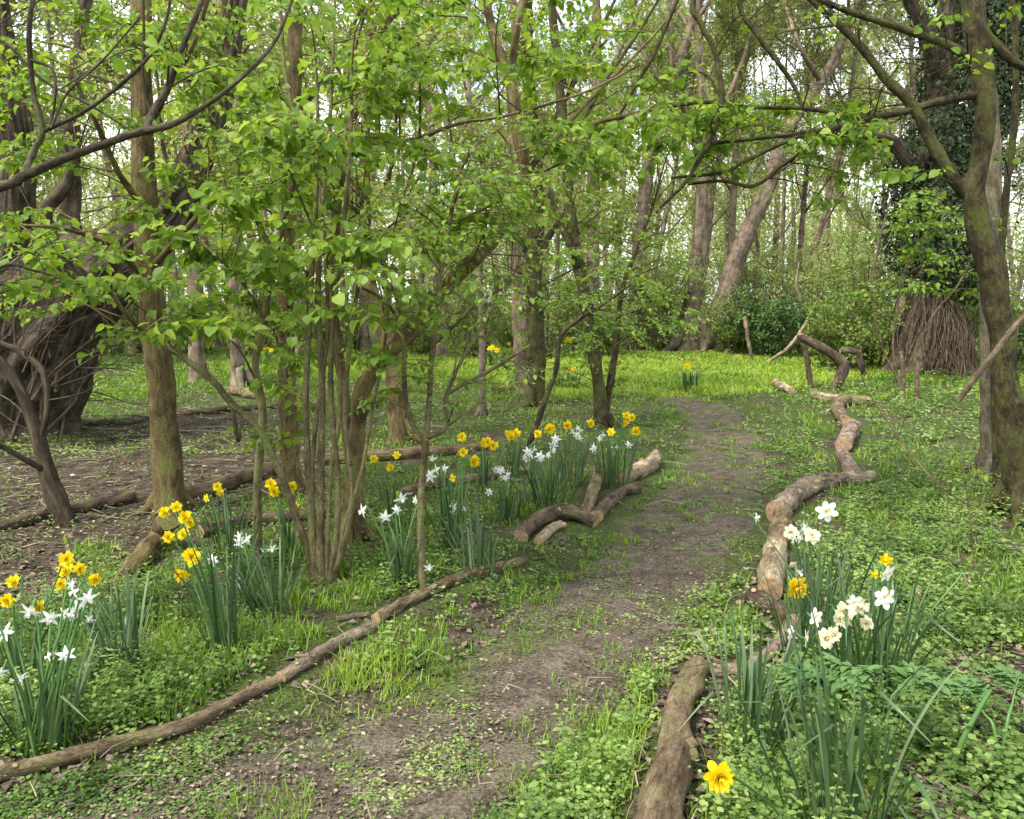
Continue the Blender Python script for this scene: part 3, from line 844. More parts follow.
# F hazel clump
t = Tree("hazel_clump", "fan of thin straight hazel stems rising from one base", "coppice", (322, 580), M['bark_hazel'], M['lime'], 17)
st = [[(316, 580, 10), (313, 540, 8), (308, 470, 7), (306, 400, 6), (309, 320, 6), (314, 240, 5), (318, 150, 4), (316, 60, 3)],
      [(322, 582, 11), (320, 540, 9), (321, 470, 8), (322, 380, 7), (318, 300, 6), (322, 210, 5), (330, 120, 4), (335, 0, 3)],
      [(313, 578, 8), (309, 550, 7), (299, 526, 7), (286, 486, 7), (273, 459, 7), (260, 431, 7), (232, 404, 7), (212, 380, 6.5), (181, 356, 6), (157, 339, 5.5), (130, 319, 5, -.1), (102, 278, 3.5, -.2)],
      [(330, 580, 8), (336, 540, 7), (338, 480, 6), (331, 400, 6), (333, 320, 5), (342, 240, 5), (350, 150, 4), (352, 70, 3)],
      [(332, 578, 7), (345, 540, 6), (352, 490, 5), (345, 420, 5), (349, 350, 5), (360, 270, 4), (366, 200, 3)],
      [(326, 582, 6), (328, 530, 5), (331, 470, 5), (340, 410, 4), (338, 330, 4), (330, 250, 3)],
      [(319, 580, 6), (312, 500, 5), (316, 420, 5), (327, 340, 4), (326, 260, 4), (320, 180, 3)],
      [(334, 576, 5), (346, 520, 4), (362, 470, 4), (372, 410, 4), (384, 350, 3), (392, 280, 3)]]
for k, q in enumerate(st):
    t.stem(q, "stem", 9, .1, below=.05)
t.stem([(232, 404, 5), (238, 440, 4, .05), (240, 425, 3, .1)], attach=False)
t.box(18, 235, 110, 390, 330, -.9, .8, **LM)
t.box(6, 90, 220, 210, 350, -.6, .3, **LM)
t.box(8, 240, 300, 400, 470, -.5, .5, **dict(LM, ntw=5, nlf=4, twl=.22))
t.box(10, 280, -20, 420, 140, -.7, .8, **LM)
t.finish()
# G curving tree
t = Tree("curving_tree", "curving mossy trunk leaning right then forking, beside the hazel clump", "tree", (354, 540), M['bark_lime'], M['lime'], 18)
t.stem([(352, 540, 27), (353, 515, 23), (355, 470, 19), (357, 431, 17), (364, 388, 17), (380, 362, 16), (401, 341, 16), (428, 310, 15), (455, 278, 15), (488, 245, 15), (503, 222, 14), (519, 190, 14), (523, 167, 13), (517, 126, 12), (512, 90, 11), (502, 60, 10, .1), (490, 20, 9, .2), (480, -60, 7, .2)], "trunk", 18, .10, 4, below=.1, step=.03)
t.stem([(353, 500, 12, .08), (345, 400, 11, .1), (335, 330, 11, .1), (331, 270, 10, .1), (338, 200, 9, .1), (346, 140, 8, .1), (362, 70, 8, .1), (385, 25, 7, .1), (420, -10, 6, .1)], "stem", 12, .1)
t.stem([(512, 113, 9), (511, 75, 9), (517, 30, 8, -.1), (525, -10, 7, -.1), (540, -80, 5, -.1)])
t.stem([(352, 120, 7, .1), (372, 70, 8, .1), (395, 40, 8, .15), (430, 15, 7, .2), (455, 0, 6, .2), (490, -40, 4)])
t.stem([(347, 143, 4, .1), (380, 143, 4), (420, 137, 3.8), (460, 123, 3.6), (500, 117, 3.2, -.1), (545, 105, 3, -.1), (590, 90, 2.5, -.1), (640, 65, 2, -.1)], sides=6)
t.stem([(345, 145, 3, .1), (348, 80, 4, .1), (360, 30, 3, .1), (372, -5, 3, .1)], sides=6)
t.stem([(519, 185, 4, -.05), (512, 195, 3.5), (507, 165, 3.2), (510, 148, 3), (498, 130, 2)], sides=6)
t.stem([(525, 175, 7), (545, 150, 6, .1), (562, 130, 5, .2), (590, 100, 4, .3), (640, 50, 3, .4), (680, 5, 2.5, .5)], sides=8)
t.stem([(540, 155, 5, .1), (560, 145, 6, .2), (590, 125, 5.5, .3), (620, 117, 4, .3), (660, 108, 3, .2)], sides=8)
t.stem([(405, 338, 5), (400, 310, 4, -.1), (390, 285, 3.5, -.1), (378, 280, 3, -.2)], sides=6)
t.box(16, 350, 60, 520, 250, -1.1, .9, **dict(LM, size=.05))
t.box(13, 370, -20, 600, 80, -1, 1, **LM)
t.box(12, 520, 60, 680, 160, -.6, .8, **dict(LM, size=.052))
t.box(7, 520, 160, 640, 220, -.6, .6, **dict(LM, ntw=5, nlf=4))
t.top(5, t.base[0] + .8, t.base[1], 4.8, 1.6, .8, **dict(LM, ntw=6, twl=.5, size=.08))
t.finish()
# H sapling with small fresh leaves
t = Tree("sapling", "small forking sapling with tiny fresh leaves in front of the white daffodils", "sapling", (423, 588), M['bark_hazel'], M['fresh'], 19, leaf_tpl=OVATE)
t.stem([(423, 588, 8), (421, 540, 7.5), (421, 500, 7), (424, 460, 7), (426, 440, 7.5)], "trunk", 10, .12, 2, below=.05)
t.stem([(426, 440, 6), (429, 404, 6), (431, 370, 5.5), (436, 318, 5), (438, 285, 4.5), (445, 254, 4.5), (450, 220, 4), (457, 191, 4), (463, 165, 3), (480, 140, 2)])
t.stem([(426, 440, 6), (412, 424, 5), (405, 395, 5), (404, 353, 4.5), (397, 318, 4), (380, 298, 3.5), (362, 288, 3)])
t.stem([(426, 438, 6), (440, 432, 5), (448, 424, 4.5), (445, 400, 4), (458, 387, 4), (489, 371, 4), (510, 358, 3.5), (530, 345, 2)])
t.stem([(446, 395, 4), (462, 360, 3.5), (489, 315, 3), (510, 280, 2)])
t.stem([(433, 345, 4), (460, 320, 3, -.1), (480, 300, 2.5, -.1), (510, 285, 2, -.2)])
t.stem([(440, 270, 4), (420, 240, 3, .1), (405, 215, 2.5, .2)])
t.box(26, 385, 170, 560, 330, -.7, .6, **FR)
t.box(14, 370, 280, 530, 420, -.5, .5, **dict(FR, ntw=6, nlf=6))
t.box(9, 440, 120, 600, 200, -.6, .5, **FR)
t.finish()
# I dark curved stem
t = Tree("sapling", "dark curved sapling stem bending right above the white daffodils", "sapling", (526, 455), M['bark_dark'], M['fresh'], 20, leaf_tpl=OVATE)
t.stem([(524, 462, 6), (529, 445, 6), (537, 425, 6), (544, 404, 5.5), (556, 370, 5), (561, 336, 4.5), (582, 317, 4), (604, 304, 3), (630, 285, 2)], "trunk", 8, .12, below=.05)
t.box(10, 545, 270, 650, 345, -.6, .6, **dict(FR, size=.045, twl=.35))
t.finish()
# J trunk
t = Tree("lime_tree", "upright grey-brown trunk in the middle of the glade, mossy at the foot", "tree", (536, 405), M['bark_moss'], M['lime'], 21)
t.stem([(536, 407, 24), (536, 390, 19), (536, 330, 17), (534, 273, 16), (537, 191, 15), (531, 137, 14), (527, 34, 12), (524, -80, 10), (522, -260, 6)], "trunk", 16, .08, 4, below=.1)
t.stem([(541, 250, 7), (552, 232, 6), (565, 212, 5.5), (572, 190, 4, .2)], bark=M['bark_dark'])
t.stem([(530, 262, 6), (522, 244, 5), (514, 234, 5), (512, 222, 4)], bark=M['bark_dark'])
t.stem([(532, 150, 6), (560, 110, 5), (590, 50, 4), (620, -10, 3)])
t.box(24, 420, 40, 660, 300, -1.5, 1.5, size=.075, ntw=8, nlf=6, twl=.6)
t.box(12, 500, 260, 600, 400, -1.0, .8, size=.05, ntw=6, nlf=6, twl=.3)
t.box(20, 400, -60, 680, 80, -1.5, 1.5, size=.075, ntw=8, nlf=6, twl=.6)
t.finish()
# K twin trunk
t = Tree("field_maple", "slim leaning trunk with a low bushy skirt of fresh leaves beside the path", "tree", (603, 426), M['bark_moss'], M['fresh'], 22, leaf_tpl=OVATE)
t.stem([(602, 427, 18), (601, 410, 14), (599, 387, 12.5), (592, 342, 12), (584, 291, 12), (577, 257, 12), (570, 210, 11), (565, 150, 10), (558, 68, 9), (551, 0, 8), (540, -120, 6)], "trunk", 14, .10, 3, below=.08)
t.stem([(604, 415, 9, .1), (608, 395, 8, .1), (613, 366, 7, .1), (617, 336, 6, .1), (622, 290, 5, .1), (640, 240, 4, .2), (655, 200, 3, .2)], "stem", 10)
t.stem([(572, 250, 7, -.1), (560, 222, 7, -.1), (549, 192, 6, -.1)], "branch")
t.stem([(566, 155, 5), (600, 90, 4), (640, 30, 3), (670, -20, 2.5)])
t.box(30, 560, 215, 705, 345, -.9, .9, size=.055, ntw=8, nlf=8, twl=.42)
t.box(10, 540, 330, 640, 385, -.7, .5, size=.05, ntw=6, nlf=6, twl=.3)
t.box(14, 540, 30, 690, 200, -1, 1, size=.06, ntw=7, nlf=5, twl=.5)
t.finish()
# right foreground tree
t = Tree("mossy_tree", "mossy forked tree with bare arching boughs at the right edge", "tree", (1018, 515), M['bark_moss'], M['lime'], 23)
t.stem([(1022, 520, 42), (1018, 495, 31), (1014, 450, 27), (1008, 400, 25), (1005, 370, 24), (997, 300, 26), (986, 250, 25), (976, 210, 23), (973, 190, 22), (981, 160, 17), (985, 120, 19), (984, 90, 21), (979, 55, 22), (972, 10, 20), (962, -60, 18), (950, -160, 18), (940, -300, 10)], "trunk", 24, .10, 5, below=.12, step=.03)
t.stem([(966, 192, 18), (957, 184, 14), (938, 154, 12), (921, 120, 11), (907, 99, 10), (886, 79, 9), (862, 48, 8), (838, 24, 7), (811, 0, 6), (770, -40, 5)], "branch", 10)
t.stem([(978, 96, 9), (960, 97, 8), (931, 104, 7.5), (907, 111, 7), (873, 118, 6.5), (842, 126, 6), (811, 132, 5), (760, 138, 4), (700, 145, 3)], "branch")
t.stem([(838, 127, 4.5), (811, 147, 4.5), (780, 167, 4), (754, 186, 4), (722, 181, 3.5), (688, 184, 3)], "branch")
t.stem([(835, 129, 4.5), (797, 137, 4.5), (753, 157, 4), (722, 172, 3.8), (671, 178, 3)], "branch")
t.stem([(873, 119, 4.5), (830, 112, 4.2), (797, 108, 4.2), (746, 107, 4), (705, 102, 4), (657, 109, 4), (616, 120, 3)], "branch")
t.stem([(974, 60, 10), (945, 44, 8.5), (897, 27, 7.5), (859, 15, 6.5), (821, 0, 6), (780, -18, 5)], "branch")
t.stem([(970, 15, 11), (986, 34, 10), (1006, 55, 9.5), (1024, 67, 9), (1070, 80, 7)], "branch")
t.stem([(962, -30, 12), (900, -120, 10, -.1), (800, -150, 8, -.2), (720, -70, 6.5, -.3), (693, 0, 6, -.3), (701, 24, 5.6, -.3), (713, 48, 5.4, -.3), (720, 79, 5.2, -.3), (722, 99, 6, -.3), (717, 126, 4.6, -.3), (701, 157, 4.4, -.3), (684, 184, 4, -.3), (660, 208, 3, -.3)], "branch", 8, .16)
t.stem([(720, -70, 6, -.3), (695, -40, 5, -.2), (677, 0, 4.5, -.2), (657, 48, 4.2, -.2), (636, 85, 4, -.2), (619, 116, 3, -.2)], "branch", 8, .12)
t.stem([(800, -140, 6, -.2), (760, -70, 5.5, -.2), (739, 0, 5.2, -.2), (759, 37, 5, -.2), (780, 65, 4.8, -.2), (796, 90, 4, -.2), (802, 110, 3, -.2)], "branch", 8, .12)
t.stem([(722, 99, 3, -.3), (708, 76, 2.5, -.3), (690, 72, 2.3, -.3), (675, 82, 2, -.3)], "branch", 6)
t.stem([(1060, 285, 7, -.4), (1024, 317, 6.5, -.4), (1000, 346, 6.5, -.35), (979, 373, 6, -.35), (959, 400, 5.5, -.3)], "dead_branch", 10, .1, bark=M['deadstem'])
t.stem([(905, 100, 4), (908, 92, 4), (907, 85, 3.5)], "branch", 6, attach=False)
for k in range(44):
    t.spray(Q(t.rng.uniform(740, 980), t.rng.uniform(-10, 160), t.D + t.rng.uniform(-.6, 1.2)), nlf=0, ntw=5, twl=.45, bend=.08)
t.box(17, 690, 95, 880, 150, -.5, .6, size=.05, ntw=8, nlf=6, twl=.26)
t.box(9, 780, 130, 890, 225, -.4, .3, size=.055, ntw=7, nlf=5, twl=.22)
t.box(9, 640, 90, 760, 175, -.6, .5, size=.046, ntw=7, nlf=5, twl=.24)
t.box(5, 740, 0, 900, 40, -.4, .5, size=.05, ntw=4, nlf=3, twl=.2)
t.box(5, 900, 0, 1024, 60, -.4, 1, size=.05, ntw=4, nlf=4, twl=.2)
t.top(5, t.base[0] - .5, t.base[1], 4.6, 1.7, .7, **dict(LM, ntw=6, twl=.5, size=.08))
t.finish()
t = Tree("sapling", "thin straight sapling stem touching the right mossy tree", "sapling", (997, 492), M['bark_moss'], M['lime'], 24)
t.stem([(997, 494, 7), (995, 430, 6.5), (994, 365, 6), (1000, 265, 7), (1005, 204, 7), (1015, 112, 6.5), (1015, 34, 6), (1012, -10, 5), (1005, -120, 4)], "trunk", 10, .1, below=.05)
t.box(4, 960, 150, 1040, 260, -.4, .4, size=.045, ntw=3, nlf=3, twl=.2)
t.finish()
t = Tree("grey_tree", "plain grey trunk standing close behind the right mossy tree", "tree", (990, 470), M['bark_grey'], M['lime'], 25)
t.stem([(991, 472, 24), (991, 440, 19), (990, 380, 18), (989, 300, 18), (992, 220, 17), (993, 140, 15), (985, 60, 13), (975, -20, 12), (970, -150, 8)], "trunk", 16, .08, 3, below=.08)
t.top(3, t.base[0], t.base[1], 5.6, 1.4, .7, **dict(LM, ntw=6, twl=.5, size=.08))
t.finish()
# ------------------------------------------------------------------ ivy-clad tree on the right
t = Tree("ivy_tree", "big tree wrapped in dark ivy above a flared skirt of dead brown stems", "tree", (928, 372), M['bark_willow'], M['ivy'], 31)
D = t.D
t.stem([(930, 376, 54), (930, 350, 44), (930, 320, 36), (932, 280, 32), (935, 200, 30), (940, 120, 28), (946, 60, 26), (952, 0, 24), (958, -120, 20), (962, -300, 10)], "trunk", 26, .16, 4, below=.2, step=.08)
t.stem([(938, 120, 16), (915, 165, 14, -.3), (890, 140, 12, -.6), (862, 135, 9, -.8), (835, 128, 6, -1)], "branch", 10, .12)
t.stem([(940, 95, 14), (975, 20, 12), (1010, -50, 9), (1060, -120, 6)], "branch", 10, .12)
t.stem([(940, 80, 18), (925, 30, 16, -.4), (900, -30, 12, -.7), (880, -120, 8, -.8)], "branch", 10, .12)
rng = t.rng
sk = MB()
for k in range(700):
    a = rng.uniform(0, 6.28)
    r0 = .57 * rng.uniform(.75, 1.15) + (.25 if math.cos(a) > .2 else 0) * rng.random()
    zt = rng.uniform(.35, 1.6)
    b = np.array([t.base[0] + r0 * math.cos(a), D + r0 * math.sin(a), t.base[2] - .02])
    a2 = a + rng.normal(0, .45)
    e = np.array([t.base[0] + .42 * math.cos(a2), D + .42 * math.sin(a2), t.base[2] + zt])
    m = (b + e) / 2 + np.array([.07 * math.cos(a), .07 * math.sin(a), .05]) + rng.normal(0, .09, 3)
    tube(sk, spl([b, m, e], 7), np.linspace(rng.uniform(.005, .017), .004, 7), 5, rng, .1)
obj("stem_skirt", sk, M['deadstem'], t.o)
n = 19000
hh = rng.random(n) ** .9
z = 1.35 + hh * 6.5
cx = t.base[0] + .09 * (z - 1) + .25 * np.sin(z * 1.3)
a = rng.uniform(0, 6.28, n)
rad = (.50 + .55 * fbm(z * 1.1, a * .8, 4, 3) + .25 * (fbm(z * 3, a * 2, 6) > .55)) * np.clip((z - .9) / 1.2, .55, 1)
rad = rad * (1 - .35 * rng.random(n) ** 2)
ps = np.stack([cx + rad * np.cos(a), D + rad * np.sin(a), z], -1)
out = np.stack([np.cos(a), np.sin(a), np.full(n, .5)], -1) + rng.normal(0, .45, (n, 3))
axs = np.cross(out, rng.normal(0, 1, (n, 3))) + np.array([0, 0, -1.0])
iv = MB()
leaves(iv, SMALL, ps, axs, out, rng.uniform(.06, .12, n), np.clip(rng.normal(.4, .22, n), 0, 1))
br = []
for k in range(260):                                      # ivy sprays standing off the trunk
    zz = rng.uniform(1.6, 8)
    aa = rng.uniform(0, 6.28)
    l = rng.uniform(.5, 1.1)
    p0 = np.array([t.base[0] + .09 * (zz - 1) + .3 * math.cos(aa), D + .3 * math.sin(aa), zz])
    p1 = p0 + np.array([math.cos(aa), math.sin(aa), rng.uniform(-.3, .5)]) * l
    q = p0 + (p1 - p0) * rng.random((26, 1)) + rng.normal(0, .09, (26, 3))
    br.append(q)
    tube(iv, [p0, p1], [.012, .003], 4, None, 0, mat=1)
q = np.concatenate(br)
leaves(iv, SMALL, q, rng.normal(0, 1, (len(q), 3)), rng.normal(0, .6, (len(q), 3)) + [0, -.3, .8], rng.uniform(.06, .11, len(q)), np.clip(rng.normal(.45, .25, len(q)), 0, 1))
obj("ivy", iv, [M['ivy'], M['deadstem']], t.o)
for k in range(110):
    t.spray(Q(rng.uniform(800, 1100), rng.uniform(-120, 170), D + rng.uniform(-1.5, 1.5)), nlf=0, ntw=7, twl=.9, bend=.05, r0=.014)
t.finish()

# ------------------------------------------------------------------ trunks at the far side of the clearing
def far_trunk(label, base_px, pts, seed, n, boxes, leaf='far', name="willow_tree", bark='bark_far', group=None, size=.11):
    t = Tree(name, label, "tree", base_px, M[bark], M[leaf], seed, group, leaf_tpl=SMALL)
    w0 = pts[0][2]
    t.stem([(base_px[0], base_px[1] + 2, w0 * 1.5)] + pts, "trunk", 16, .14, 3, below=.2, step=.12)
    p = np.array(pts, float)
    for k in range(5):
        i = t.rng.integers(max(1, len(pts) // 2), len(pts))
        x, y, w = p[i, :3]
        sd = t.rng.choice([-1, 1])
        t.stem([(x, y, w * .55), (x + sd * 25, y - 45, w * .4, t.rng.uniform(-1, 1)), (x + sd * t.rng.uniform(30, 60), y - 130, w * .25, t.rng.uniform(-2, 2)), (x + sd * t.rng.uniform(30, 80), y - 230, w * .12, t.rng.uniform(-2, 2))], "branch", 7)
    for (x0, y0, x1, y1, m) in boxes:
        for _ in range(m):
            t.spray(Q(t.rng.uniform(x0, x1), t.rng.uniform(y0, y1), t.D + t.rng.uniform(-2.5, 2.5)), size=size, ntw=9, nlf=n, twl=1.0, droop=.5, bend=.12, r0=.016)
    return t.finish()
far_trunk("pale straight trunk beyond the clearing, behind the twin-stemmed bushy tree", (592, 352), [(592, 340, 15), (593, 270, 13), (594, 170, 12), (597, 90, 10), (596, -40, 8), (596, -200, 4)], 41, 7, [(500, -80, 690, 200, 30)])
far_trunk("slim tilted trunk beyond the clearing, right of the pale straight one", (632, 350), [(634, 330, 14), (638, 250, 13), (643, 200, 12), (654, 143, 11), (668, 95, 10), (690, 30, 9), (715, -50, 6), (740, -160, 4)], 42, 6, [(590, -80, 760, 120, 26)])
far_trunk("broad upright willow trunk at the back of the clearing, left of the leaning one", (691, 350), [(691, 335, 22), (694, 290, 16), (698, 262, 15), (701, 200, 13), (704, 140, 11), (700, 60, 8), (695, -60, 5)], 43, 5, [(640, 20, 770, 200, 24)])
far_trunk("thick willow trunk leaning right over the back of the clearing", (708, 350), [(710, 338, 26), (722, 305, 21), (736, 262, 18), (753, 219, 16), (770, 181, 15), (784, 137, 13), (821, 82, 11), (845, 32, 9), (870, -40, 8), (890, -160, 4)], 44, 5, [(720, -60, 900, 130, 26)])
far_trunk("thin trunk standing beyond the glade, left of the straight log", (240, 385), [(238, 375, 14), (237, 325, 13), (234, 280, 11), (240, 180, 9), (238, 60, 7), (240, -100, 4)], 45, 7, [(150, -60, 330, 240, 30)])
far_trunk("slim far trunk glimpsed between the lime trunk and its upright neighbour", (197, 382), [(197, 366, 15), (196, 267, 14), (190, 200, 12), (188, 100, 10), (192, -40, 7)], 46, 7, [(110, -60, 290, 240, 30)])
far_trunk("stubby ivy-free trunk in the glade behind the curving tree", (400, 442), [(398, 430, 20), (396, 400, 20), (392, 360, 18), (382, 320, 16), (368, 280, 13), (362, 230, 11), (366, 120, 9), (372, -20, 6)], 47, 6, [(300, 40, 470, 250, 26)], leaf='far', bark='bark_lime', size=.08)
far_trunk("brown trunk behind the small forking sapling", (522, 392), [(522, 385, 15), (520, 340, 14), (518, 290, 12), (512, 200, 10), (515, 60, 8), (510, -80, 5)], 48, 6, [(430, 0, 600, 220, 26)], size=.09)
far_trunk("thin pale pole-like trunk left of the middle trunk in the glade", (482, 415), [(482, 400, 7), (482, 350, 6.5), (480, 280, 6), (478, 200, 5), (470, 100, 4), (468, -20, 3)], 49, 5, [(420, 40, 540, 240, 14)], size=.07, name="young_tree")

# ------------------------------------------------------------------ far trees: a few kinds, copied
def far_proto(name, seed, Ht, spread, nl, leaf, lsize, up=1.0, bark='bark_far', label="", group=None):
    rng = np.random.default_rng(seed)
    o = thing(name, label, "tree", (0, 0, 0), group)
    tr, cr = MB(), MB()
    lean = rng.normal(0, .06, 2)
    z = np.linspace(0, Ht, 9)
    line = np.stack([lean[0] * z + .2 * np.sin(z * .6 + seed), lean[1] * z, z], -1)
    r0 = Ht * (.008 if up > 1.2 else .0115)
    tube(tr, line, np.linspace(r0, r0 * .15, 9) * np.array([1.4] + [1] * 8), 10, rng, .12, .3)
    P = []
    for k in range(17):
        f = rng.uniform(.26, .97)
        p = np.array([np.interp(f * Ht, z, line[:, i]) for i in range(3)])
        a = rng.uniform(0, 6.28)
        l = spread * (1.15 - .7 * f) * rng.uniform(.6, 1.1)
        d = np.array([math.cos(a), math.sin(a), up * rng.uniform(.3, 1.1)])
        e = p + unit(d) * l
        ln = spl([p, p + unit(d + [0, 0, -.2]) * l * .5, e], 8)
        tube(tr, ln, np.linspace(r0 * .4 * (1.1 - f), .012, 8), 6, rng, .1)
        for m in range(7):
            i = rng.integers(2, 8)
            d2 = unit(d + rng.normal(0, .8, 3) + [0, 0, .3 * up])
            l2 = l * rng.uniform(.25, .55)
            e2 = ln[i] + d2 * l2
            tube(cr, [ln[i], ln[i] + d2 * l2 * .5 + [0, 0, .05], e2], [.016, .01, .005], 4, None, 0, mat=1)
            for q in range(4):
                s = ln[i] + (e2 - ln[i]) * rng.uniform(.2, 1)
                d3 = unit(d2 + rng.normal(0, .7, 3))
                l3 = rng.uniform(.3, .9)
                tube(cr, [s, s + d3 * l3], [.007, .003], 3, None, 0, mat=1)
                k3 = max(1, nl)
                P.append(s + d3 * l3 * rng.random((k3, 1)) + rng.normal(0, .09, (k3, 3)))
    P = np.concatenate(P)
    leaves(cr, SMALL, P, rng.normal(0, 1, P.shape) + [0, 0, -.4], rng.normal(0, .5, P.shape) + [0, 0, 1], lsize * rng.uniform(.6, 1.25, len(P)), np.clip(rng.normal(.5, .25, len(P)), 0, 1))
    obj("trunk", tr, M[bark], o)
    obj("crown", cr, [M[leaf], M[bark]], o)
    return o
def dup(src, loc, rz, sc, label=None, group=None):
    r = src.copy()
    COL.objects.link(r)
    r.location = [float(c) for c in loc]
    r.rotation_euler = (0, 0, rz)
    r.scale = (sc, sc, sc)
    if label: r["label"] = label
    if group: r["group"] = group
    for ch in list(src.children):
        c = ch.copy()
        COL.objects.link(c)
        c.parent = r
        for g in ch.children:
            d = g.copy()
            COL.objects.link(d)
            d.parent = c
    return r
GW = "trees of the wood beyond the glade"
LB1 = "leafy tree in the wood beyond the glade"
LB2 = "thinly leaved whippy tree in the wood beyond the clearing"
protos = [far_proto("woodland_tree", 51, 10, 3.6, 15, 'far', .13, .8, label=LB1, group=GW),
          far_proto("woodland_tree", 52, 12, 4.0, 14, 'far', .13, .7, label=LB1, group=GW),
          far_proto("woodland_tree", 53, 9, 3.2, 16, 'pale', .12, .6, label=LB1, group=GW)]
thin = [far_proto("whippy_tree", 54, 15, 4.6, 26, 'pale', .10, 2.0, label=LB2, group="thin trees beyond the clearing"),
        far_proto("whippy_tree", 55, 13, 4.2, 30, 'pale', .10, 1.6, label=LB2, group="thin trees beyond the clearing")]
rng = np.random.default_rng(61)
def place(px, D):
    x = float(Q(px, 340, D)[0])
    return (x, D, float(gz(x, D)) - .05)
spots = [(-160, 16), (-60, 19), (60, 17), (130, 22), (215, 24), (300, 19), (370, 23), (440, 20), (-10, 27), (90, 30), (180, 33), (260, 29), (340, 32), (420, 30), (500, 27), (560, 34), (1080, 20), (1010, 27), (1150, 26), (-250, 23), (585, 26), (640, 30), (700, 36)]
first = set()
for k, (px, D_) in enumerate(spots):
    i = k % 3
    loc, rz, sc = place(px, D_), rng.uniform(0, 6.28), rng.uniform(.85, 1.15)
    if i not in first:
        first.add(i)
        protos[i].location = loc
        protos[i].rotation_euler = (0, 0, rz)
    else:
        dup(protos[i], loc, rz, sc)
spots = [(660, 38), (765, 40), (800, 30), (850, 36), (900, 29), (960, 40), (700, 48), (640, 26), (735, 25), (690, 28), (780, 34), (830, 45), (745, 50), (1010, 34), (880, 48), (792, 25), (905, 24), (965, 28), (880, 36)]
first = set()
for k, (px, D_) in enumerate(spots):
    i = k % 2
    loc, rz, sc = place(px, D_), rng.uniform(0, 6.28), rng.uniform(.8, 1.1)
    if i not in first:
        first.add(i)
        thin[i].location = loc
        thin[i].rotation_euler = (0, 0, rz)
    else:
        dup(thin[i], loc, rz, sc)
# far-off wood that reads as one mass
rng = np.random.default_rng(62)
fw = MB()
for k in range(150):
    a = rng.uniform(-1.0, 1.0)
    D_ = rng.uniform(48, 85)
    x = D_ * math.tan(a * .85)
    h = rng.uniform(9, 19) if a < .42 else rng.uniform(7, 13)
    tube(fw, [(x, D_, -.3), (x + rng.normal(0, .4), D_, h * .5), (x + rng.normal(0, .9), D_, h)], [.25, .16, .04], 6, rng, .1, mat=1)
    n = 1600 if -.05 < a < .5 else 2300
    c = np.stack([x + rng.normal(0, 2.0, n), D_ + rng.normal(0, 2, n), np.abs(rng.normal(.5, .26, n)) * h], -1)
    leaves(fw, SMALL, c, rng.normal(0, 1, (n, 3)), rng.normal(0, 1, (n, 3)), rng.uniform(.14, .30, n), np.clip(rng.normal(.55, .25, n), 0, 1))
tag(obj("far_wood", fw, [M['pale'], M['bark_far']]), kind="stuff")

# ------------------------------------------------------------------ shrubs and undergrowth
def shrub_proto(name, seed, w, h, nst, nl, leaf, lsize, tpl=SMALL, label="", group=None, bark='deadstem', cat="shrub"):
    rng = np.random.default_rng(seed)
    o = thing(name, label, cat, (0, 0, 0), group)
    st, cr = MB(), MB()
    P, T = [], []
    for k in range(nst):
        a = rng.uniform(0, 6.28)
        e = np.array([math.cos(a) * w * rng.random() ** .6, math.sin(a) * w * rng.random() ** .6, h * rng.uniform(.45, 1.05)])
        b = np.array([e[0] * .25, e[1] * .25, -.05])
        ln = spl([b, b * .5 + e * .5 + [0, 0, h * .12], e], 8)
        tube(st, ln, np.linspace(.018, .004, 8), 5, rng, .1)
        for m in range(6):
            i = rng.integers(1, 8)
            d = unit(rng.normal(0, 1, 3) + [0, 0, .35])
            l = rng.uniform(.2, .5) * w
            tube(st, [ln[i], ln[i] + d * l], [.007, .002], 4)
            P.append(ln[i] + d * l * (rng.random((nl, 1)) * .9 + .15) + rng.normal(0, .06, (nl, 3)))
            T.append(np.clip(rng.normal(.5, .18) + rng.normal(0, .14, nl), 0, 1))
    P = np.concatenate(P)
    P[:, 2] = np.maximum(P[:, 2], .03)
    leaves(cr, tpl, P, rng.normal(0, 1, P.shape) + [0, 0, -.2], rng.normal(0, .5, P.shape) + [0, 0, 1], lsize * rng.uniform(.6, 1.2, len(P)), np.concatenate(T))
    obj("stems", st, M[bark], o)
    obj("foliage", cr, M[leaf], o)
    return o
def put(o, px, D_, sc=1, rz=0, sz=1):
    o.location = place(px, D_)
    o.rotation_euler = (0, 0, rz)
    o.scale = (sc, sc, sc * sz)
    return o
sA = shrub_proto("shrub", 71, 1.5, 2.6, 30, 34, 'pale', .085, label="tall pale green shrub right of the leaning willow trunk")
put(sA, 805, 23)
sB = shrub_proto("evergreen_bush", 72, 1.3, 1.7, 26, 42, 'evergreen', .10, label="dark green bush behind the pale dead sticks at the clearing's edge", cat="bush")
put(sB, 772, 21)
sC = shrub_proto("shrub", 73, 1.0, 2.5, 22, 26, 'shrub', .08, label="loose mid-green shrub just left of the ivy-clad tree")
put(sC, 868, 17)
sD = shrub_proto("shrub", 74, 1.2, 1.5, 26, 34, 'shrub', .08, label="low leafy shrub behind the arching dead log")
put(sD, 838, 16.5)
dup(sA, place(756, 26), 1.2, 1.15, "pale green shrub behind the foot of the leaning willow")
dup(sA, place(850, 24), 2.2, 1.2, "pale grey-green shrub rising behind the loose mid-green shrub")
dup(sA, place(905, 27), 3.0, 1.2, "pale shrub glimpsed past the left side of the ivy-clad tree")
dup(sC, place(952, 18.5), 4.0, .95, "leafy shrub half behind the right side of the ivy-clad tree")
dup(sD, place(1005, 19), 1.0, 1.1, "low shrub seen past the right mossy tree's trunk")
dup(sB, place(822, 21.5), 2.0, .9, "dark bush just right of the long leaning dead branch")
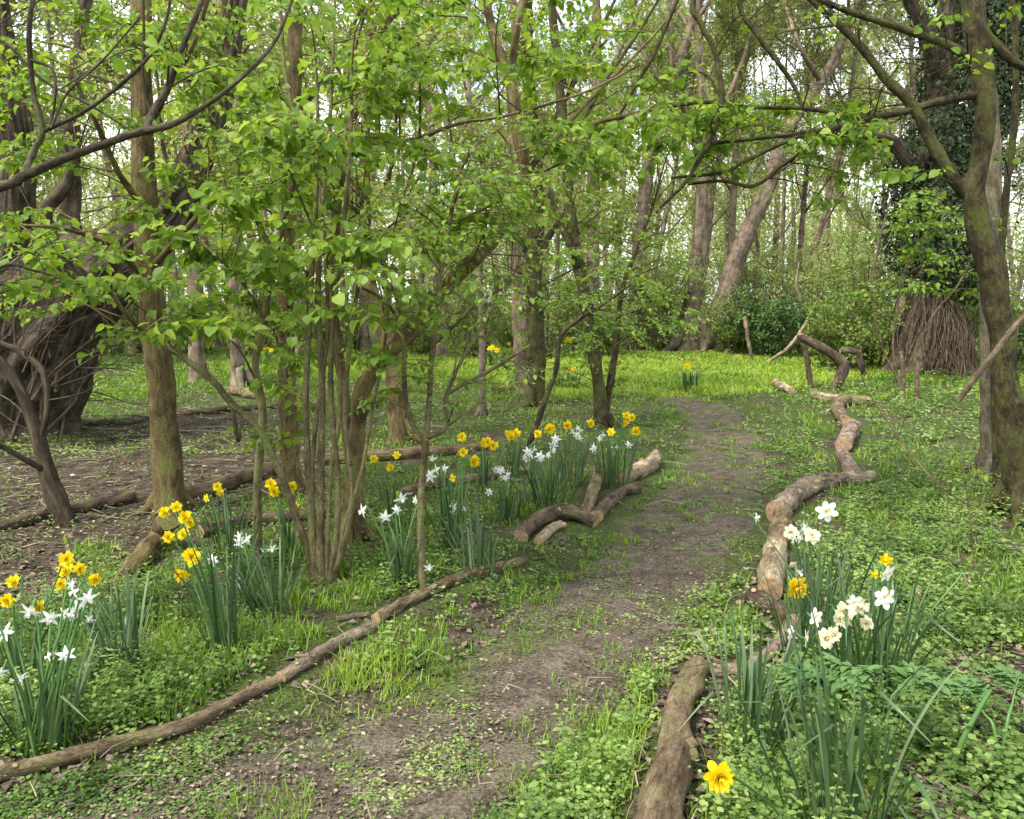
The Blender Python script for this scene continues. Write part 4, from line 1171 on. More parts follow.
t = Tree("bramble", "bright leafy bramble climbing the ivy just above the brown stem skirt", "plant", (905, 384), M['deadstem'], M['fresh'], 76, leaf_tpl=OVATE)
t.stem([(900, 386, 2), (893, 350, 2), (897, 310, 2), (905, 270, 2), (925, 235, 2), (950, 215, 1.5)], "stem", 6)
t.stem([(900, 386, 2), (880, 340, 2), (872, 290, 2), (880, 240, 2), (890, 200, 1.5)], "stem", 6)
t.stem([(900, 386, 2), (930, 320, 2), (958, 285, 2), (975, 250, 1.5)], "stem", 6)
t.box(20, 862, 190, 935, 310, -.5, .5, size=.10, ntw=7, nlf=6, twl=.5)
t.box(12, 920, 210, 990, 300, -.3, .5, size=.10, ntw=7, nlf=6, twl=.5)
t.finish()
GU = "undergrowth shrubs behind the far trunks"
LU = "green understorey shrub among the far trunks left of the clearing"
rng = np.random.default_rng(75)
for k, (px, D_) in enumerate([(-200, 15), (-90, 18), (110, 20.5), (200, 22.5), (300, 21.5), (350, 23), (420, 22), (470, 21), (545, 20), (600, 21), (640, 23), (30, 20), (150, 22), (250, 21), (390, 24), (510, 25), (570, 27), (90, 26), (320, 27), (450, 29)]):
    src = [sD, sA, sC][k % 3]
    dup(src, place(px, D_), rng.uniform(0, 6.28), rng.uniform(.75, 1.05), LU, GU)
GR = "undergrowth shrubs at the right"
for k, (px, D_) in enumerate([(668, 24), (735, 22), (690, 30), (780, 29), (1060, 15), (1120, 19), (1200, 17), (870, 31), (960, 25), (1030, 24)]):
    dup([sA, sD][k % 2], place(px, D_), rng.uniform(0, 6.28), rng.uniform(.8, 1.1), "green understorey shrub at the back right, beyond the clearing", GR)

# ------------------------------------------------------------------ daffodils
def petal_grid(n, m, wfun, zfun, cup=.12):
    t_ = np.linspace(0, 1, n)
    u_ = np.linspace(-1, 1, m)
    v = np.array([(t, w_ * wfun(t), zfun(t) + cup * (1 - w_ * w_) * -wfun(t)) for t in t_ for w_ in u_])
    a = (np.arange(n - 1)[:, None] * m + np.arange(m - 1)[None]).reshape(-1)
    return v, np.stack([a, a + 1, a + m + 1, a + m], -1)
def rot_add(mb, v, f, ang, rng, tilt=0, sc=1, r0=0, z0=0, tint=None, mat=0):
    x, y, z = (v * sc).T
    x = x + r0
    ct, st = math.cos(tilt), math.sin(tilt)
    x, z = x * ct - z * st, x * st + z * ct + z0
    ca, sa = math.cos(ang), math.sin(ang)
    mb.add(np.stack([x * ca - y * sa, x * sa + y * ca, z], -1), [f], mat, True, rng.random() if tint is None else tint)
def flower_mesh(kind, seed):
    """petals and (apart) the trumpet; facing +Z, about 1 across"""
    rng = np.random.default_rng(seed)
    pm, tm = MB(), MB()
    broad = petal_grid(8, 5, lambda t: .29 * max(0, 1 - ((t - .55) / .455) ** 2) ** .5 + (.06 if t < .3 else .004), lambda t: .05 * t - .05 * t * t)
    star = petal_grid(6, 5, lambda t: .20 * math.sin(math.pi * min(1, .15 + .85 * t) ** .9) + .003, lambda t: .04 * t)
    small = petal_grid(5, 4, lambda t: .17 * math.sin(math.pi * min(1, .15 + .85 * t)) + .01, lambda t: .16 * t)
    if kind == 'double':
        for lay, (m, sc, ti) in enumerate([(7, .46, .08), (7, .43, .32), (10, .40, .55), (10, .36, .82), (9, .30, 1.1)]):
            for k in range(m):
                v, f = broad if lay < 2 else small
                rot_add(pm, v, f, 6.283 * (k + lay * .5) / m + rng.normal(0, .12), rng, ti + rng.normal(0, .14), (sc if lay < 2 else sc * 1.25) * rng.uniform(.85, 1.1), .02, .03 * lay)
    elif kind == 'star':
        for lay in range(2):
            for k in range(3):
                rot_add(pm, *star, 6.283 * (k + lay * .5) / 3 + rng.normal(0, .1), rng, -.3 + rng.normal(0, .16), .54 * rng.uniform(.8, 1.05), .02, .02)
        cupr, cuph = .10, .20
    else:
        for lay in range(2):
            for k in range(3):
                rot_add(pm, *broad, 6.283 * (k + lay * .5) / 3 + rng.normal(0, .06), rng, .04 + rng.normal(0, .1), .52 * rng.uniform(.92, 1.05), .02, .02 + .01 * lay)
        cupr, cuph = (.15, .34) if kind == 'trumpet' else (.17, .14)
    n = 18
    th = np.arange(n) * 6.283 / n
    if kind == 'double':
        cupr, cuph = .10, .2
    prof = [(.35, 0), (.7, .35), (.85, .75), (1.15, 1.0)]
    ring = np.concatenate([np.stack([cupr * r * (1 + (.14 * np.sin(th * 6) if i == 3 else 0)) * np.cos(th), cupr * r * (1 + (.14 * np.sin(th * 6) if i == 3 else 0)) * np.sin(th), np.full(n, cuph * z + .03)], -1) for i, (r, z) in enumerate(prof)])
    a = np.arange(n)
    fs = np.concatenate([np.stack([i * n + a, i * n + (a + 1) % n, (i + 1) * n + (a + 1) % n, (i + 1) * n + a], -1) for i in range(3)])
    tm.add(ring, [fs], 0, True, rng.random())
    tube(pm, [(0, 0, .03), (0, 0, -.18), (0, 0, -.3)], [.035, .045, .05], 8, mat=1)
    return pm, tm
FL = {}
for kind, pmat, tmat in (('double', 'yellow', 'gold'), ('trumpet', 'yellow', 'gold'), ('star', 'white', 'white'), ('cup', 'white', 'cream'), ('creamdouble', 'creamy', 'cream'), ('dry', 'dry', 'dry')):
    FL[kind] = []
    for sd_ in range(3):
        pm, tm = flower_mesh({'creamdouble': 'double', 'dry': 'star'}.get(kind, kind), 100 + sd_)
        FL[kind].append((pm.mesh("petals", [M[pmat], M['stalk']]), tm.mesh("trumpet", M[tmat])))
def strap(mb, base, az, L, tilt, curl, w, rng, fold=None, tint=.5):
    n = 9
    d = np.array([math.cos(az), math.sin(az), 0])
    sd = np.array([-math.sin(az), math.cos(az), 0])
    p = np.array(base, float)
    ang = tilt
    rows = []
    tw = rng.normal(0, .5)
    for i in range(n):
        f = i / (n - 1)
        t = d * math.sin(ang) + np.array([0, 0, math.cos(ang)])
        nn = d * math.cos(ang) - np.array([0, 0, math.sin(ang)])
        s_ = sd * math.cos(tw * f) + nn * math.sin(tw * f)
        ww = w * (min(1, .75 + f) if f < .7 else max(.06, (1 - f) / .3) ** .6)
        rows += [p - s_ * ww / 2, p - nn * ww * .16, p + s_ * ww / 2]
        p = p + t * L / (n - 1)
        ang += curl / (n - 1) * (f * 1.6 + .2)
        if fold is not None and abs(f - fold) < .5 / (n - 1): ang += rng.uniform(1.1, 1.9)
        ang = min(ang, 2.7)
    rows = np.array(rows)
    rows[:, 2] = np.maximum(rows[:, 2], base[2] - .03)
    a = (np.arange(n - 1)[:, None] * 3 + np.arange(2)[None]).reshape(-1)
    mb.add(rows, [np.stack([a, a + 1, a + 4, a + 3], -1)], 0, True, tint)
DG = "daffodil clumps"
def clump(label, base, nleaf, hpx, flowers=(), seed=0, rad=.05, lean=0, spread=.32, wid=.0105, foldp=.1, group=DG, ahead_d=.12):
    rng = np.random.default_rng(seed + 900)
    b = G(*base)
    sc = F / dist(b)
    Hh = hpx / sc
    o = thing("daffodil_clump", label, "daffodils", b, group)
    mb = MB()
    for k in range(int(nleaf * 1.3)):
        a = rng.uniform(0, 6.283)
        r = rad * rng.random() ** .5
        az = a + rng.normal(0, .5)
        p = b + np.array([r * math.cos(a), r * math.sin(a), -.02])
        til = abs(rng.normal(.5, .3)) * spread * (r / rad + .35)
        L = Hh * rng.uniform(.62, 1.12)
        if lean:
            dx, dy = math.cos(az) * til + lean, math.sin(az) * til
            az, til = math.atan2(dy, dx), math.hypot(dx, dy)
        strap(mb, p, az, L, til, abs(rng.normal(.3, .35)), wid * rng.uniform(.7, 1.2), rng, rng.uniform(.45, .8) if rng.random() < foldp else None, np.clip(rng.normal(.5, .25), 0, 1))
    obj("leaves", mb, M['strap'], o)
    flowers = list(flowers) + [(f[0] + rng.normal(0, f[3] * .45), f[1] + rng.normal(0, f[3] * .35), f[2], f[3] * rng.uniform(.6, .9)) + tuple(f[4:]) for f in flowers if f[2] == 'star' and rng.random() < .55]
    for k, fl in enumerate(flowers):
        px, py, kind, size = fl[:4]
        Df = float(b[1]) - (.15 if kind in ('cup', 'creamdouble') else 0) + rng.uniform(-ahead_d, ahead_d) + (fl[4] if len(fl) > 4 else 0)
        T = Q(px, py, Df)
        face = unit(np.array([rng.normal(0, .38 if kind in ('cup', 'creamdouble') else .6), -1 + rng.normal(0, .2), rng.normal(.02, .28)]))
        if kind == 'star': face = unit(np.array([rng.normal(0, .7), -.8 + rng.normal(0, .4), rng.normal(-.25, .3)]))
        s_ = size * (1.08 if kind in ('cup', 'creamdouble') else 1.05 if kind != 'star' else .88) / (F / dist(T))
        end = T - face * s_ * .28
        st = MB()
        bb = b + np.array([rng.normal(0, rad * .4), rng.normal(0, rad * .4), -.02])
        topp = end - face * .015 + np.array([0, 0, .012])
        line = spl([bb, bb + (topp - bb) * np.array([.4, .4, .5]) + np.array([0, 0, .0]), topp - np.array([0, 0, .03]) + (bb - topp) * [.08, .08, 0], topp, end], 14)
        tube(st, line, np.full(14, .0034), 6, tint=rng.random())
        obj("flower_stalk", st, M['stalk'], o)
        pm, tm = FL[kind][rng.integers(0, 3)]
        fo = link("flower", pm, o, T - b)
        zax = Vector(face)
        fo.rotation_euler = (zax.to_track_quat('Z', 'Y').to_matrix() @ Matrix.Rotation(rng.uniform(0, 6.28), 3, 'Z')).to_euler()
        fo.scale = (s_, s_, s_)
        link("trumpet", tm, fo)
    return o
Y, Tt, Wt, Cu, Cd = 'double', 'trumpet', 'star', 'cup', 'creamdouble'
clump("white starry daffodils nearest on the left, behind the long mossy log", (48, 748), 34, 135, [(30, 612, Wt, 27), (75, 612, Wt, 26), (50, 618, Wt, 22), (66, 655, Wt, 21), (19, 679, Wt, 22), (5, 632, Wt, 22), (88, 598, Wt, 22), (73, 592, Wt, 18), (80, 608, Wt, 22), (-14, 622, Wt, 22)], 1, .07, spread=.42)
clump("yellow daffodils behind the white starry ones at the left edge", (22, 690), 16, 100, [(15, 581, Y, 15), (8, 600, Y, 15), (40, 606, Y, 14), (66, 559, Y, 16), (-20, 590, Y, 15)], 2, .05)
clump("leafy clump with yellow heads leaning left over white ones", (120, 672), 36, 105, [(67, 570, Y, 16), (79, 569, Y, 14), (94, 579, Y, 14), (60, 584, Y, 13)], 3, .08, spread=.5, lean=-.12)
clump("tallest yellow daffodils, in front of the straight lime trunk", (226, 652), 26, 128, [(166, 512, Y, 13), (176, 507, Y, 12), (186, 517, Y, 15), (190, 521, Y, 14), (169, 537, Y, 13), (184, 534, Y, 12), (191, 557, Y, 19), (182, 574, Y, 16), (197, 556, Wt, 12)], 4, .06, lean=-.1)
clump("small white daffodils with leaves fanned left, below the slender sapling", (268, 618), 34, 95, [(240, 541, Wt, 15), (247, 540, Wt, 15), (272, 549, Wt, 15), (212, 560, Wt, 15), (229, 566, Wt, 12), (238, 582, Wt, 18)], 5, .07, lean=-.25, spread=.5)
clump("dim clump with two small yellow heads just right of the lime trunk", (230, 566), 26, 78, [(217, 487, Y, 10), (221, 492, Y, 9), (207, 498, Tt, 8)], 6, .08, lean=-.05, spread=.5)
clump("few yellow daffodils in shade left of the hazel stems", (292, 556), 12, 62, [(271, 484, Y, 12), (275, 491, Y, 12), (293, 487, Y, 12), (296, 506, Y, 9)], 7, .05)
clump("white daffodils right of the curving trunk's foot", (404, 582), 30, 72, [(362, 511, Wt, 16), (385, 517, Wt, 17), (401, 499, Wt, 20), (397, 510, Wt, 13)], 8, .07)
clump("three yellow daffodils just behind the curving trunk", (392, 520), 14, 52, [(391, 467, Y, 9), (374, 459, Y, 9), (397, 455, Tt, 8), (398, 493, Tt, 7)], 9, .05)
clump("white and yellow daffodils right of the small forking sapling", (452, 548), 26, 78, [(430, 476, Wt, 16), (436, 470, Wt, 15), (444, 469, Wt, 12), (453, 508, Wt, 15), (452, 478, Tt, 8), (473, 461, Y, 13), (463, 452, Y, 10), (462, 437, Y, 10)], 10, .08)
clump("leafy clump with a single white flower low at its foot", (480, 578), 26, 80, [(429, 568, Wt, 14, -.35)], 11, .08, spread=.5)
clump("yellow pair above the thin low log", (484, 492), 14, 52, [(485, 443, Y, 11), (493, 445, Y, 11), (488, 442, Y, 10)], 12, .05)
clump("yellow daffodils left of the dark curved sapling", (512, 478), 14, 48, [(511, 436, Y, 9), (517, 433, Y, 10), (538, 434, Y, 9), (549, 428, Y, 12), (509, 433, Y, 9)], 13, .06)
clump("white trio above the thin low log's right end", (508, 522), 22, 52, [(500, 471, Wt, 13), (505, 478, Wt, 12), (495, 469, Wt, 11), (489, 492, Wt, 10)], 14, .07)
clump("dense white daffodils behind the dark curved log", (548, 508), 44, 64, [(528, 452, Wt, 13), (534, 449, Wt, 13), (540, 456, Wt, 12), (531, 457, Wt, 11), (553, 445, Wt, 13), (556, 439, Wt, 12), (553, 451, Wt, 11), (541, 459, Wt, 12), (548, 455, Wt, 9)], 15, .14, spread=.5)
clump("mixed white and yellow daffodils left of the twin-stemmed bushy tree's foot", (572, 486), 30, 52, [(572, 432, Wt, 12), (580, 430, Wt, 12), (576, 435, Wt, 10), (568, 425, Y, 10), (590, 423, Y, 9)], 16, .10)
clump("daffodils with a yellow cluster right of the twin-stemmed bushy tree's foot", (614, 486), 38, 52, [(603, 435, Wt, 11), (594, 448, Wt, 12), (629, 445, Wt, 10), (611, 432, Tt, 8), (626, 415, Y, 8), (632, 417, Y, 8), (624, 423, Y, 8), (635, 431, Y, 11), (627, 420, Y, 8)], 17, .12)
clump("lone tuft with one yellow flower in the middle of the clearing", (688, 388), 30, 19, [(686, 366, Tt, 6), (689, 367, Tt, 5)], 18, .16, wid=.022)
clump("yellow-topped tuft at the clearing's left, beside the pathside maple", (568, 389), 34, 18, [(565, 369, Tt, 6), (570, 370, Tt, 6), (574, 369, Tt, 5)], 19, .18, wid=.022)
clump("far yellow daffodils at the back of the glade", (569, 356), 20, 15, [(567, 339, Tt, 6), (571, 341, Tt, 5), (565, 342, Tt, 5)], 20, .2, wid=.03)
clump("far yellow daffodils glimpsed under the sapling's leaves", (494, 366), 22, 17, [(490, 349, Tt, 6), (497, 350, Tt, 6), (493, 347, Tt, 5)], 21, .25, wid=.03)
clump("far daffodil tuft seen just left of the hazel stems", (268, 366), 22, 18, [(266, 349, Tt, 6), (271, 350, Tt, 5)], 22, .25, wid=.03)
# right front
clump("nearest clump on the right, long leaves folding over in front", (850, 838), 28, 212, [], 30, .10, spread=.34, foldp=.45, wid=.0115)
clump("leaning long dark leaves left of the nearest right clump", (806, 850), 12, 215, [(718, 775, Y, 32, -.42)], 31, .06, lean=-.22, foldp=.35, wid=.0115)
clump("flowerless leaf clump hiding the pinkish curved log", (748, 748), 32, 150, [], 32, .08, spread=.45, foldp=.35, wid=.0115)
clump("cream and white daffodils in the densest right-hand clump", (866, 700), 46, 150, [(884, 597, Cu, 21), (887, 573, Cu, 16), (886, 559, Tt, 14), (876, 574, Tt, 10), (846, 611, Cd, 20), (858, 606, Cd, 18), (853, 602, Cu, 15), (841, 617, Cd, 19), (825, 638, Cd, 20), (833, 634, Cd, 16), (805, 638, Cu, 16), (815, 617, Cu, 17), (792, 634, Cu, 14), (868, 622, Cd, 15)], 33, .12, ahead_d=.05, spread=.38, foldp=.22, wid=.011)
clump("one big yellow double bloom and white heads beside the ringed log", (806, 660), 26, 110, [(795, 586, Y, 26), (800, 573, Wt, 17)], 34, .09, spread=.4, foldp=.2)
clump("white flowers topping the back right clump, near the long pinkish log", (822, 622), 34, 92, [(826, 511, Cu, 20), (791, 532, Cd, 15), (812, 536, Cd, 16), (804, 530, Wt, 13), (800, 538, Wt, 13), (757, 517, Wt, 14)], 35, .12, spread=.5)
clump("slim leaves with one withered flower head on the right bank", (900, 660), 12, 100, [(968, 580, 'dry', 11), (918, 592, 'dry', 11)], 36, .05)
# ------------------------------------------------------------------ ground cover, grass, litter
def scatter(n, rng, y0=339, y1=930, x0=-320, x1=1344):
    px, py = rng.uniform(x0, x1, n), rng.uniform(y0, y1, n)
    p = flat_pt(px, py, 0.0)
    return px, py, p[:, 0], p[:, 1]
def near_pts(px, py, pts):
    out = np.zeros(px.shape)
    for (x, y, rx, ry, w) in pts:
        out = np.maximum(out, w * np.exp(-((px - x) / rx) ** 2 - ((py - y) / ry) ** 2))
    return out
LP_ = np.concatenate(LOGP)
def logdist(x, y):
    """0 on and just beside a log, 1 away from it"""
    out = np.ones(len(x))
    for a in range(0, len(x), 8000):
        d = np.hypot(x[a:a + 8000, None] - LP_[None, :, 0], y[a:a + 8000, None] - LP_[None, :, 1]) - LP_[None, :, 2]
        out[a:a + 8000] = sstep(.03, .16, d.min(1))
    return .03 + .97 * out
def farlog(x, y):
    out = np.ones(len(x))
    for a in range(0, len(x), 8000):
        d = np.hypot(x[a:a + 8000, None] - LP_[None, :, 0], y[a:a + 8000, None] - LP_[None, :, 1]) - LP_[None, :, 2]
        out[a:a + 8000] = sstep(.08, .30, d.min(1))
    return out
def weights(px, py, x, y):
    pt = path_t(x, y)
    inp = 1 - sstep(.62, 1.15, pt + .9 * (fbm(x / .55, y / .55, 21, 4) - .5))
    lit = inpoly(px, py, LITTER)
    clr = inpoly(px, py, CLEAR)
    soil = inpoly(px, py, RSOIL)
    n1 = fbm(x / .42, y / .42, 31, 4)
    n2 = fbm(x / .9, y / .9, 41, 3)
    cov = .05 + .90 * sstep(.38, .56, n1)
    cov = np.where(lit, .85 * sstep(.39, .53, n2) + .17, cov)
    cov = np.where(clr, .35, cov)
    cov = np.where(soil, .60 * sstep(.42, .60, n1) + .08, cov)
    cov = np.where((px > 640) & (py > 560) & ~soil, cov * .72, cov)
    left_low = sstep(620, 740, py) * (1 - sstep(430, 560, px))     # weedy lower-left of the path
    pc = (.42 + .4 * sstep(560, 470, py) + .4 * left_low) * sstep(.50 - .04 * left_low - .05 * sstep(560, 470, py), .60, n1) + .10 * sstep(.4, .6, n2)
    cov = cov * (1 - inp) + pc * inp
    g = .16 + .7 * sstep(.46, .62, n2)
    g = np.where(lit, .10 * sstep(.55, .7, n2), g)
    g = np.where(clr, 1.0, g)
    g = np.where(soil, .12, g)
    tuft = near_pts(px, py, [(370, 655, 75, 40, 1.2), (270, 800, 45, 18, .9), (560, 590, 60, 28, .9), (600, 545, 50, 18, .9), (610, 770, 70, 60, .9), (650, 700, 30, 45, .8), (525, 640, 14, 10, .7),
                             (620, 650, 22, 16, .7), (520, 610, 30, 16, .6), (820, 430, 60, 40, .7), (930, 520, 70, 45, .6), (430, 480, 80, 45, 1.0), (560, 430, 60, 40, .7), (95, 560, 25, 22, .8), (150, 585, 30, 25, .8), (640, 500, 40, 30, .7), (900, 470, 90, 40, .5), (730, 790, 40, 35, .7)])
    g = np.maximum(g, tuft)
    gp = .10 * sstep(.55, .7, n2) + .55 * tuft + .32 * sstep(540, 470, py) * sstep(.42, .56, n1)
    g = g * (1 - inp) + gp * inp
    lg = logdist(x, y)
    cov, g = cov * lg, g * lg
    return cov, g, inp, lit, clr, soil
rng = np.random.default_rng(201)
gcov = MB()
# small weeds as rosettes
px, py, x, y = scatter(74000, rng)
cov, g, inp, lit, clr, soil = weights(px, py, x, y)
k = rng.random(len(px)) < cov
px, py, x, y, inp, clr, lit = (a[k] for a in (px, py, x, y, inp, clr, lit))
z = gz(x, y)
dd = np.hypot(x, y)
kl = 7
tall = (rng.random(len(x)) ** 2) * .12 * (1 - inp) + .012
tall = tall * np.where(px > 740, 1.35, 1) * np.where(clr, .6, 1)
lsz = np.maximum(.0155 * (1 - .3 * inp), 2.3 * dd / F) * rng.uniform(.7, 1.35, len(x))
lsz = np.where((px > 760) & (~clr), lsz * 1.25, lsz)
tnt = np.clip(.52 + 1.3 * (fbm(x / .3, y / .3, 55, 3) - .5) + rng.normal(0, .13, len(x)), 0, 1)
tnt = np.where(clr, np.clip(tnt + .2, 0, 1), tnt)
I = np.repeat(np.arange(len(x)), kl)
a = rng.uniform(0, 6.283, len(I))
r = lsz[I] * rng.uniform(.1, 1.5, len(I))
hz = tall[I] * rng.uniform(.25, 1.05, len(I)) + .006
pos = np.stack([x[I] + r * np.cos(a), y[I] + r * np.sin(a), z[I] + hz], -1)
ax = np.stack([np.cos(a), np.sin(a), rng.uniform(-.25, .5, len(I))], -1)
nm = np.stack([rng.normal(0, .35, len(I)), rng.normal(0, .35, len(I)), np.ones(len(I))], -1)
sz = lsz[I] * rng.uniform(.6, 1.25, len(I))
ti = np.clip(tnt[I] + rng.normal(0, .1, len(I)), 0, 1)
nearm = (dd[I] < 4.2)
leaves(gcov, ROUNDLOW, pos[nearm], ax[nearm], nm[nearm], sz[nearm], ti[nearm])
leaves(gcov, SMALL, pos[~nearm], ax[~nearm], nm[~nearm], sz[~nearm] * 1.2, ti[~nearm])
# taller nettly plants on the right bank and among the flowers
px, py, x, y = scatter(14000, rng, y0=372)
cov, g, inp, lit, clr, soil = weights(px, py, x, y)
wt = (1 - inp) * np.where(px > 700, .8, .2) * np.where(lit | clr | soil, .12, 1) * np.where((px > 640) & (py > 560), .45, 1) * sstep(.4, .6, fbm(x / .5, y / .5, 66, 3)) * farlog(x, y) * (1 - np.exp(-((px - 718) / 60) ** 2 - ((py - 800) / 60) ** 2))
k = rng.random(len(px)) < wt
x, y = x[k], y[k]
z, dd = gz(x, y), np.hypot(x, y)
hh = rng.uniform(.08, .22, len(x))
kl = 14
I = np.repeat(np.arange(len(x)), kl)
lev = np.tile(np.arange(kl) // 2, len(x)) / (kl / 2 - 1)
a = rng.uniform(0, 6.283, len(x))[I] + np.tile(np.arange(kl) % 2 * math.pi + (np.arange(kl) // 2) * 1.57, len(x)) + rng.normal(0, .2, len(I))
sz = np.maximum(.036, 3.5 * dd[I] / F) * (1.15 - .6 * lev) * rng.uniform(.8, 1.2, len(I))
tilt = rng.normal(0, .14, (len(x), 2))
pos = np.stack([x[I] + tilt[I, 0] * hh[I] * lev, y[I] + tilt[I, 1] * hh[I] * lev, z[I] + hh[I] * (.15 + .85 * lev)], -1)
ax = np.stack([np.cos(a), np.sin(a), .35 - .6 * (1 - lev)], -1)
nm = np.stack([rng.normal(0, .2, len(I)), rng.normal(0, .2, len(I)), np.ones(len(I))], -1)
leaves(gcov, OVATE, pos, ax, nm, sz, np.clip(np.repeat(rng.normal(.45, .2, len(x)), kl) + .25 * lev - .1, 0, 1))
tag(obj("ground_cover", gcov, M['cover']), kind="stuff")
# grass
gm = MB()
def blades(n, rng, y0, y1, wf, Lf, wide, seed):
    px, py, x, y = scatter(n, rng, y0, y1)
    cov, g, inp, lit, clr, soil = weights(px, py, x, y)
    k = rng.random(len(px)) < wf(g, clr, inp)
    px, py, x, y, clr, inp = (a[k] for a in (px, py, x, y, clr, inp))
    dd = np.hypot(x, y)
    m = 13
    I = np.repeat(np.arange(len(x)), m)
    jit = rng.normal(0, .03, (len(I), 2)) * np.maximum(1, dd[I] / 5)[:, None]
    X, Yy = x[I] + jit[:, 0], y[I] + jit[:, 1]
    Z = gz0(X, Yy) - .02 * inp[I] - .01
    L = Lf(len(I)) * np.where(clr[I], .7, 1) * np.where(inp[I] > .5, .55, 1)
    a = rng.uniform(0, 6.283, len(I))
    ln = np.abs(rng.normal(.42, .3, len(I)))
    d = np.stack([np.cos(a) * ln, np.sin(a) * ln, np.ones(len(I))], -1)
    s = np.stack([-np.sin(a), np.cos(a), np.zeros(len(I))], -1)
    w = np.maximum(wide, 1.1 * dd[I] / F)[:, None] * rng.uniform(.7, 1.3, (len(I), 1))
    b = np.stack([X, Yy, Z], -1)
    mid = b + d * (L * .55)[:, None]
    d2 = d * [1.9, 1.9, .8]
    tip = mid + d2 * (L * .45)[:, None]
    v = np.stack([b - s * w / 2, b + s * w / 2, mid - s * w * .4, mid + s * w * .4, tip], 1)
    base = np.arange(len(I)) * 5
    q = np.stack([base, base + 1, base + 3, base + 2], -1)
    t3 = np.stack([base + 2, base + 3, base + 4], -1)
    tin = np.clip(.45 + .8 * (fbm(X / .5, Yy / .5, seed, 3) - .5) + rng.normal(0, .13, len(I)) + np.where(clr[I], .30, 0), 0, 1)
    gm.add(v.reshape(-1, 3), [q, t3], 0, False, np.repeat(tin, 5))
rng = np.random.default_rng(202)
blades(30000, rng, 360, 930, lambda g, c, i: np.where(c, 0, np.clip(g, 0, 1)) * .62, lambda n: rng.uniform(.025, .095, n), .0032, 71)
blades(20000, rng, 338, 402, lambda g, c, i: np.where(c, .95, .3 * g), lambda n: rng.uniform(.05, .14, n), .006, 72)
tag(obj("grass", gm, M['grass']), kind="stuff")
# dead leaves, crumbs and twigs
lm = MB()
rng = np.random.default_rng(203)
px, py, x, y = scatter(60000, rng, 372)
cov, g, inp, lit, clr, soil = weights(px, py, x, y)
k = rng.random(len(px)) < np.where(clr, .02, np.where(lit, .72, np.where(soil, .75, np.where((px > 640) & (py > 560), .35, .10) + .7 * inp)))
x, y, inp = x[k], y[k], inp[k]
dd = np.hypot(x, y)
n = len(x)
sz = np.maximum(np.where(inp > .5, .017, .038), 1.8 * dd / F) * rng.uniform(.4, 1.4, n)
zz = gz(x, y) + np.where(inp > .5, .022, .008) + rng.uniform(0, .012, n) * (inp < .5)
a = rng.uniform(0, 6.283, n)
leaves(lm, SMALL, np.stack([x, y, zz], -1), np.stack([np.cos(a), np.sin(a), rng.normal(0, .18, n)], -1), np.stack([rng.normal(0, .3, n), rng.normal(0, .3, n), np.ones(n)], -1), sz, np.clip(rng.beta(1.5, 1.7, n), 0, 1))
px, py, x, y = scatter(9000, rng, 400)
cov, g, inp, lit, clr, soil = weights(px, py, x, y)
k = rng.random(len(px)) < np.where(clr, .0, np.where(lit, 1, np.where(soil, .8, .06)))
for x0, y0 in zip(x[k], y[k]):
    a, l = rng.uniform(0, 6.28), rng.uniform(.05, .14 if y0 < 5 else .4)
    dx, dy = math.cos(a) * l, math.sin(a) * l
    z0, z1 = float(gz0(x0, y0)), float(gz0(x0 + dx, y0 + dy))
    r = max(.0025, .45 * math.hypot(x0, y0) / F) * rng.uniform(.7, 1.7)
    tube(lm, [(x0, y0, z0 + r + .005), (x0 + dx * .5 + rng.normal(0, .02), y0 + dy * .5 + rng.normal(0, .02), (z0 + z1) / 2 + r + rng.uniform(.005, .03)), (x0 + dx, y0 + dy, z1 + r + rng.uniform(0, .03))], [r, r * .9, r * .6], 4, tint=rng.uniform(.3, .95))
tag(obj("leaf_litter", lm, M['litter']), kind="stuff")

# ------------------------------------------------------------------ single plants of the right bank
def umbel_leaf(mb, base, az, L, rng, size):
    """a much-divided fern-like leaf"""
    d = np.array([math.cos(az), math.sin(az), .35])
    e = base + unit(d) * L
    ln = spl([base, base + unit(d) * L * .5 + [0, 0, .04], e], 9)
    tube(mb, ln, np.linspace(.0035, .0015, 9), 5, mat=1)
    P, A = [], []
    for i in range(2, 9):
        t = unit(ln[min(i + 1, 8)] - ln[i - 1])
        s = unit(np.cross(t, [0, 0, 1.0]))
        for sg in (-1, 1):
            l = size * (1.25 - i / 9)
            dr = unit(s * sg + t * .5)
            for f in np.linspace(.1, 1, 7):
                for s2 in (-1, 0, 1):
                    P.append(ln[i] + dr * l * f + rng.normal(0, .003, 3))
                    A.append(dr * .7 + s2 * np.cross(dr, [0, 0, 1]) + [0, 0, rng.normal(0, .2)])
    n = len(P)
    leaves(mb, OVATE, P, A, np.array([0, 0, 1.0]) + rng.normal(0, .25, (n, 3)), size * .6 * rng.uniform(.7, 1.2, n), np.clip(rng.normal(.6, .15, n), 0, 1))
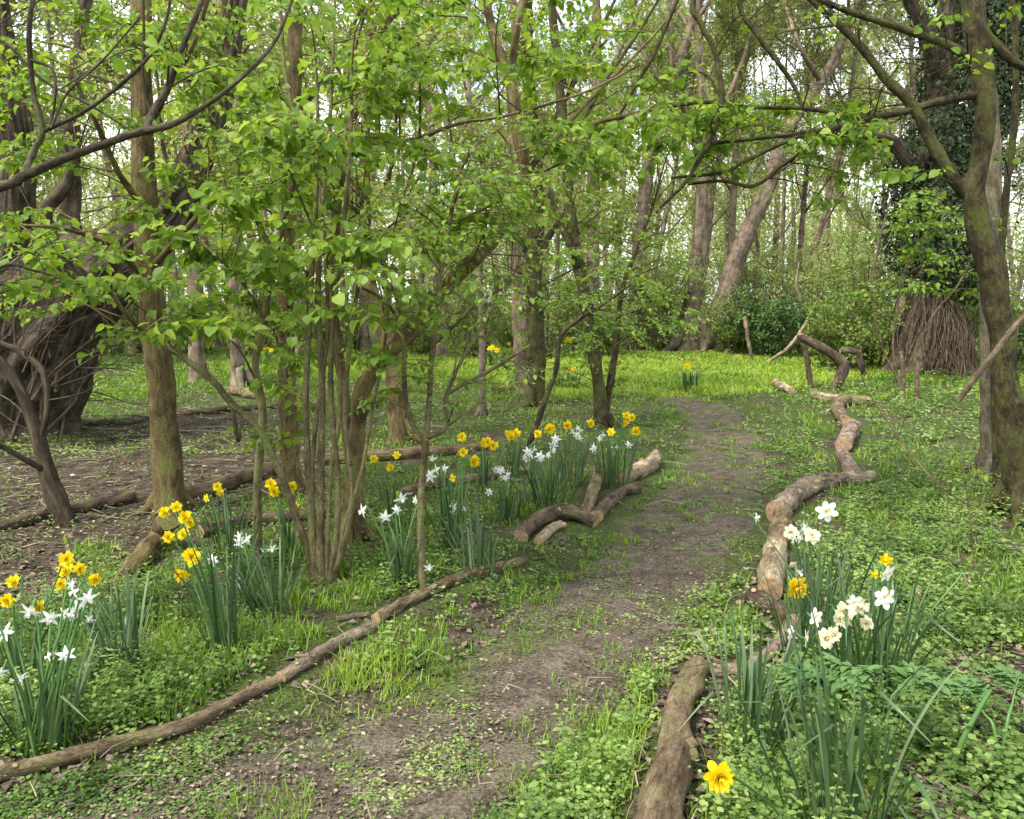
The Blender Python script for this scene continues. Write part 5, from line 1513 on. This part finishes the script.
def umbel(label, base, leafs, seed):
    rng = np.random.default_rng(seed)
    b = G(*base)
    o = thing("cow_parsley", label, "plant", b)
    mb = MB()
    for (px, py) in leafs:
        T = Q(px, py, float(b[1]) + rng.uniform(-.08, .08))
        ln = spl([b, (b + T) / 2 + [0, 0, .05], T], 8)
        tube(mb, ln, np.linspace(.006, .004, 8), 6, mat=1)
        umbel_leaf(mb, T, math.atan2(T[1] - b[1], T[0] - b[0]) + rng.normal(0, .4), .13, rng, .06)
    obj("leaves", mb, [M['fern'], M['stalk']], o)
umbel("feathery green plant among the nearest right-hand daffodil leaves", (880, 778), [(826, 690), (856, 680), (892, 696)], 81)
umbel("feathery green plant at the right edge above the bare soil", (1000, 770), [(985, 715), (1012, 705)], 82)
b = G(950, 782)
mb = MB()
px_tube(mb, [(948, 784, 7), (955, 760, 6), (965, 735, 5.5), (980, 708, 4.5), (991, 690, 3)], float(b[1]), 8, np.random.default_rng(1), .05, .02)
tag(obj("plant_stem", mb, M['stalk'], origin=b), "thick bare green stem arching right over the soil on the right", "plant")
# bramble shoot and thin saplings on the right bank
t = Tree("bramble", "long thin bramble shoot arching across the right bank with few leaves", "plant", (972, 520), M['bark_hazel'], M['fresh'], 83, leaf_tpl=OVATE)
t.stem([(976, 506, 2), (960, 500, 2), (935, 482, 2), (912, 455, 1.8, .2), (890, 425, 1.7, .4), (872, 398, 1.6, .5), (862, 378, 1.4, .6)], "stem", 6, below=.0)
t.box(8, 850, 370, 960, 480, -.1, .5, size=.035, ntw=2, nlf=2, twl=.1)
t.finish()
t = Tree("bramble", "upright leafy bramble shoots beside the foot of the right mossy tree", "plant", (978, 590), M['bark_hazel'], M['fresh'], 84, leaf_tpl=OVATE)
t.stem([(978, 592, 1.8), (972, 545, 1.7), (968, 500, 1.5), (960, 455, 1.2)], "stem", 6, below=.03)
t.stem([(978, 592, 1.6), (955, 540, 1.5), (948, 520, 1.4), (948, 480, 1.2)], "stem", 6, below=.03)
t.box(8, 940, 450, 990, 560, -.2, .2, size=.035, ntw=3, nlf=3, twl=.1)
t.finish()
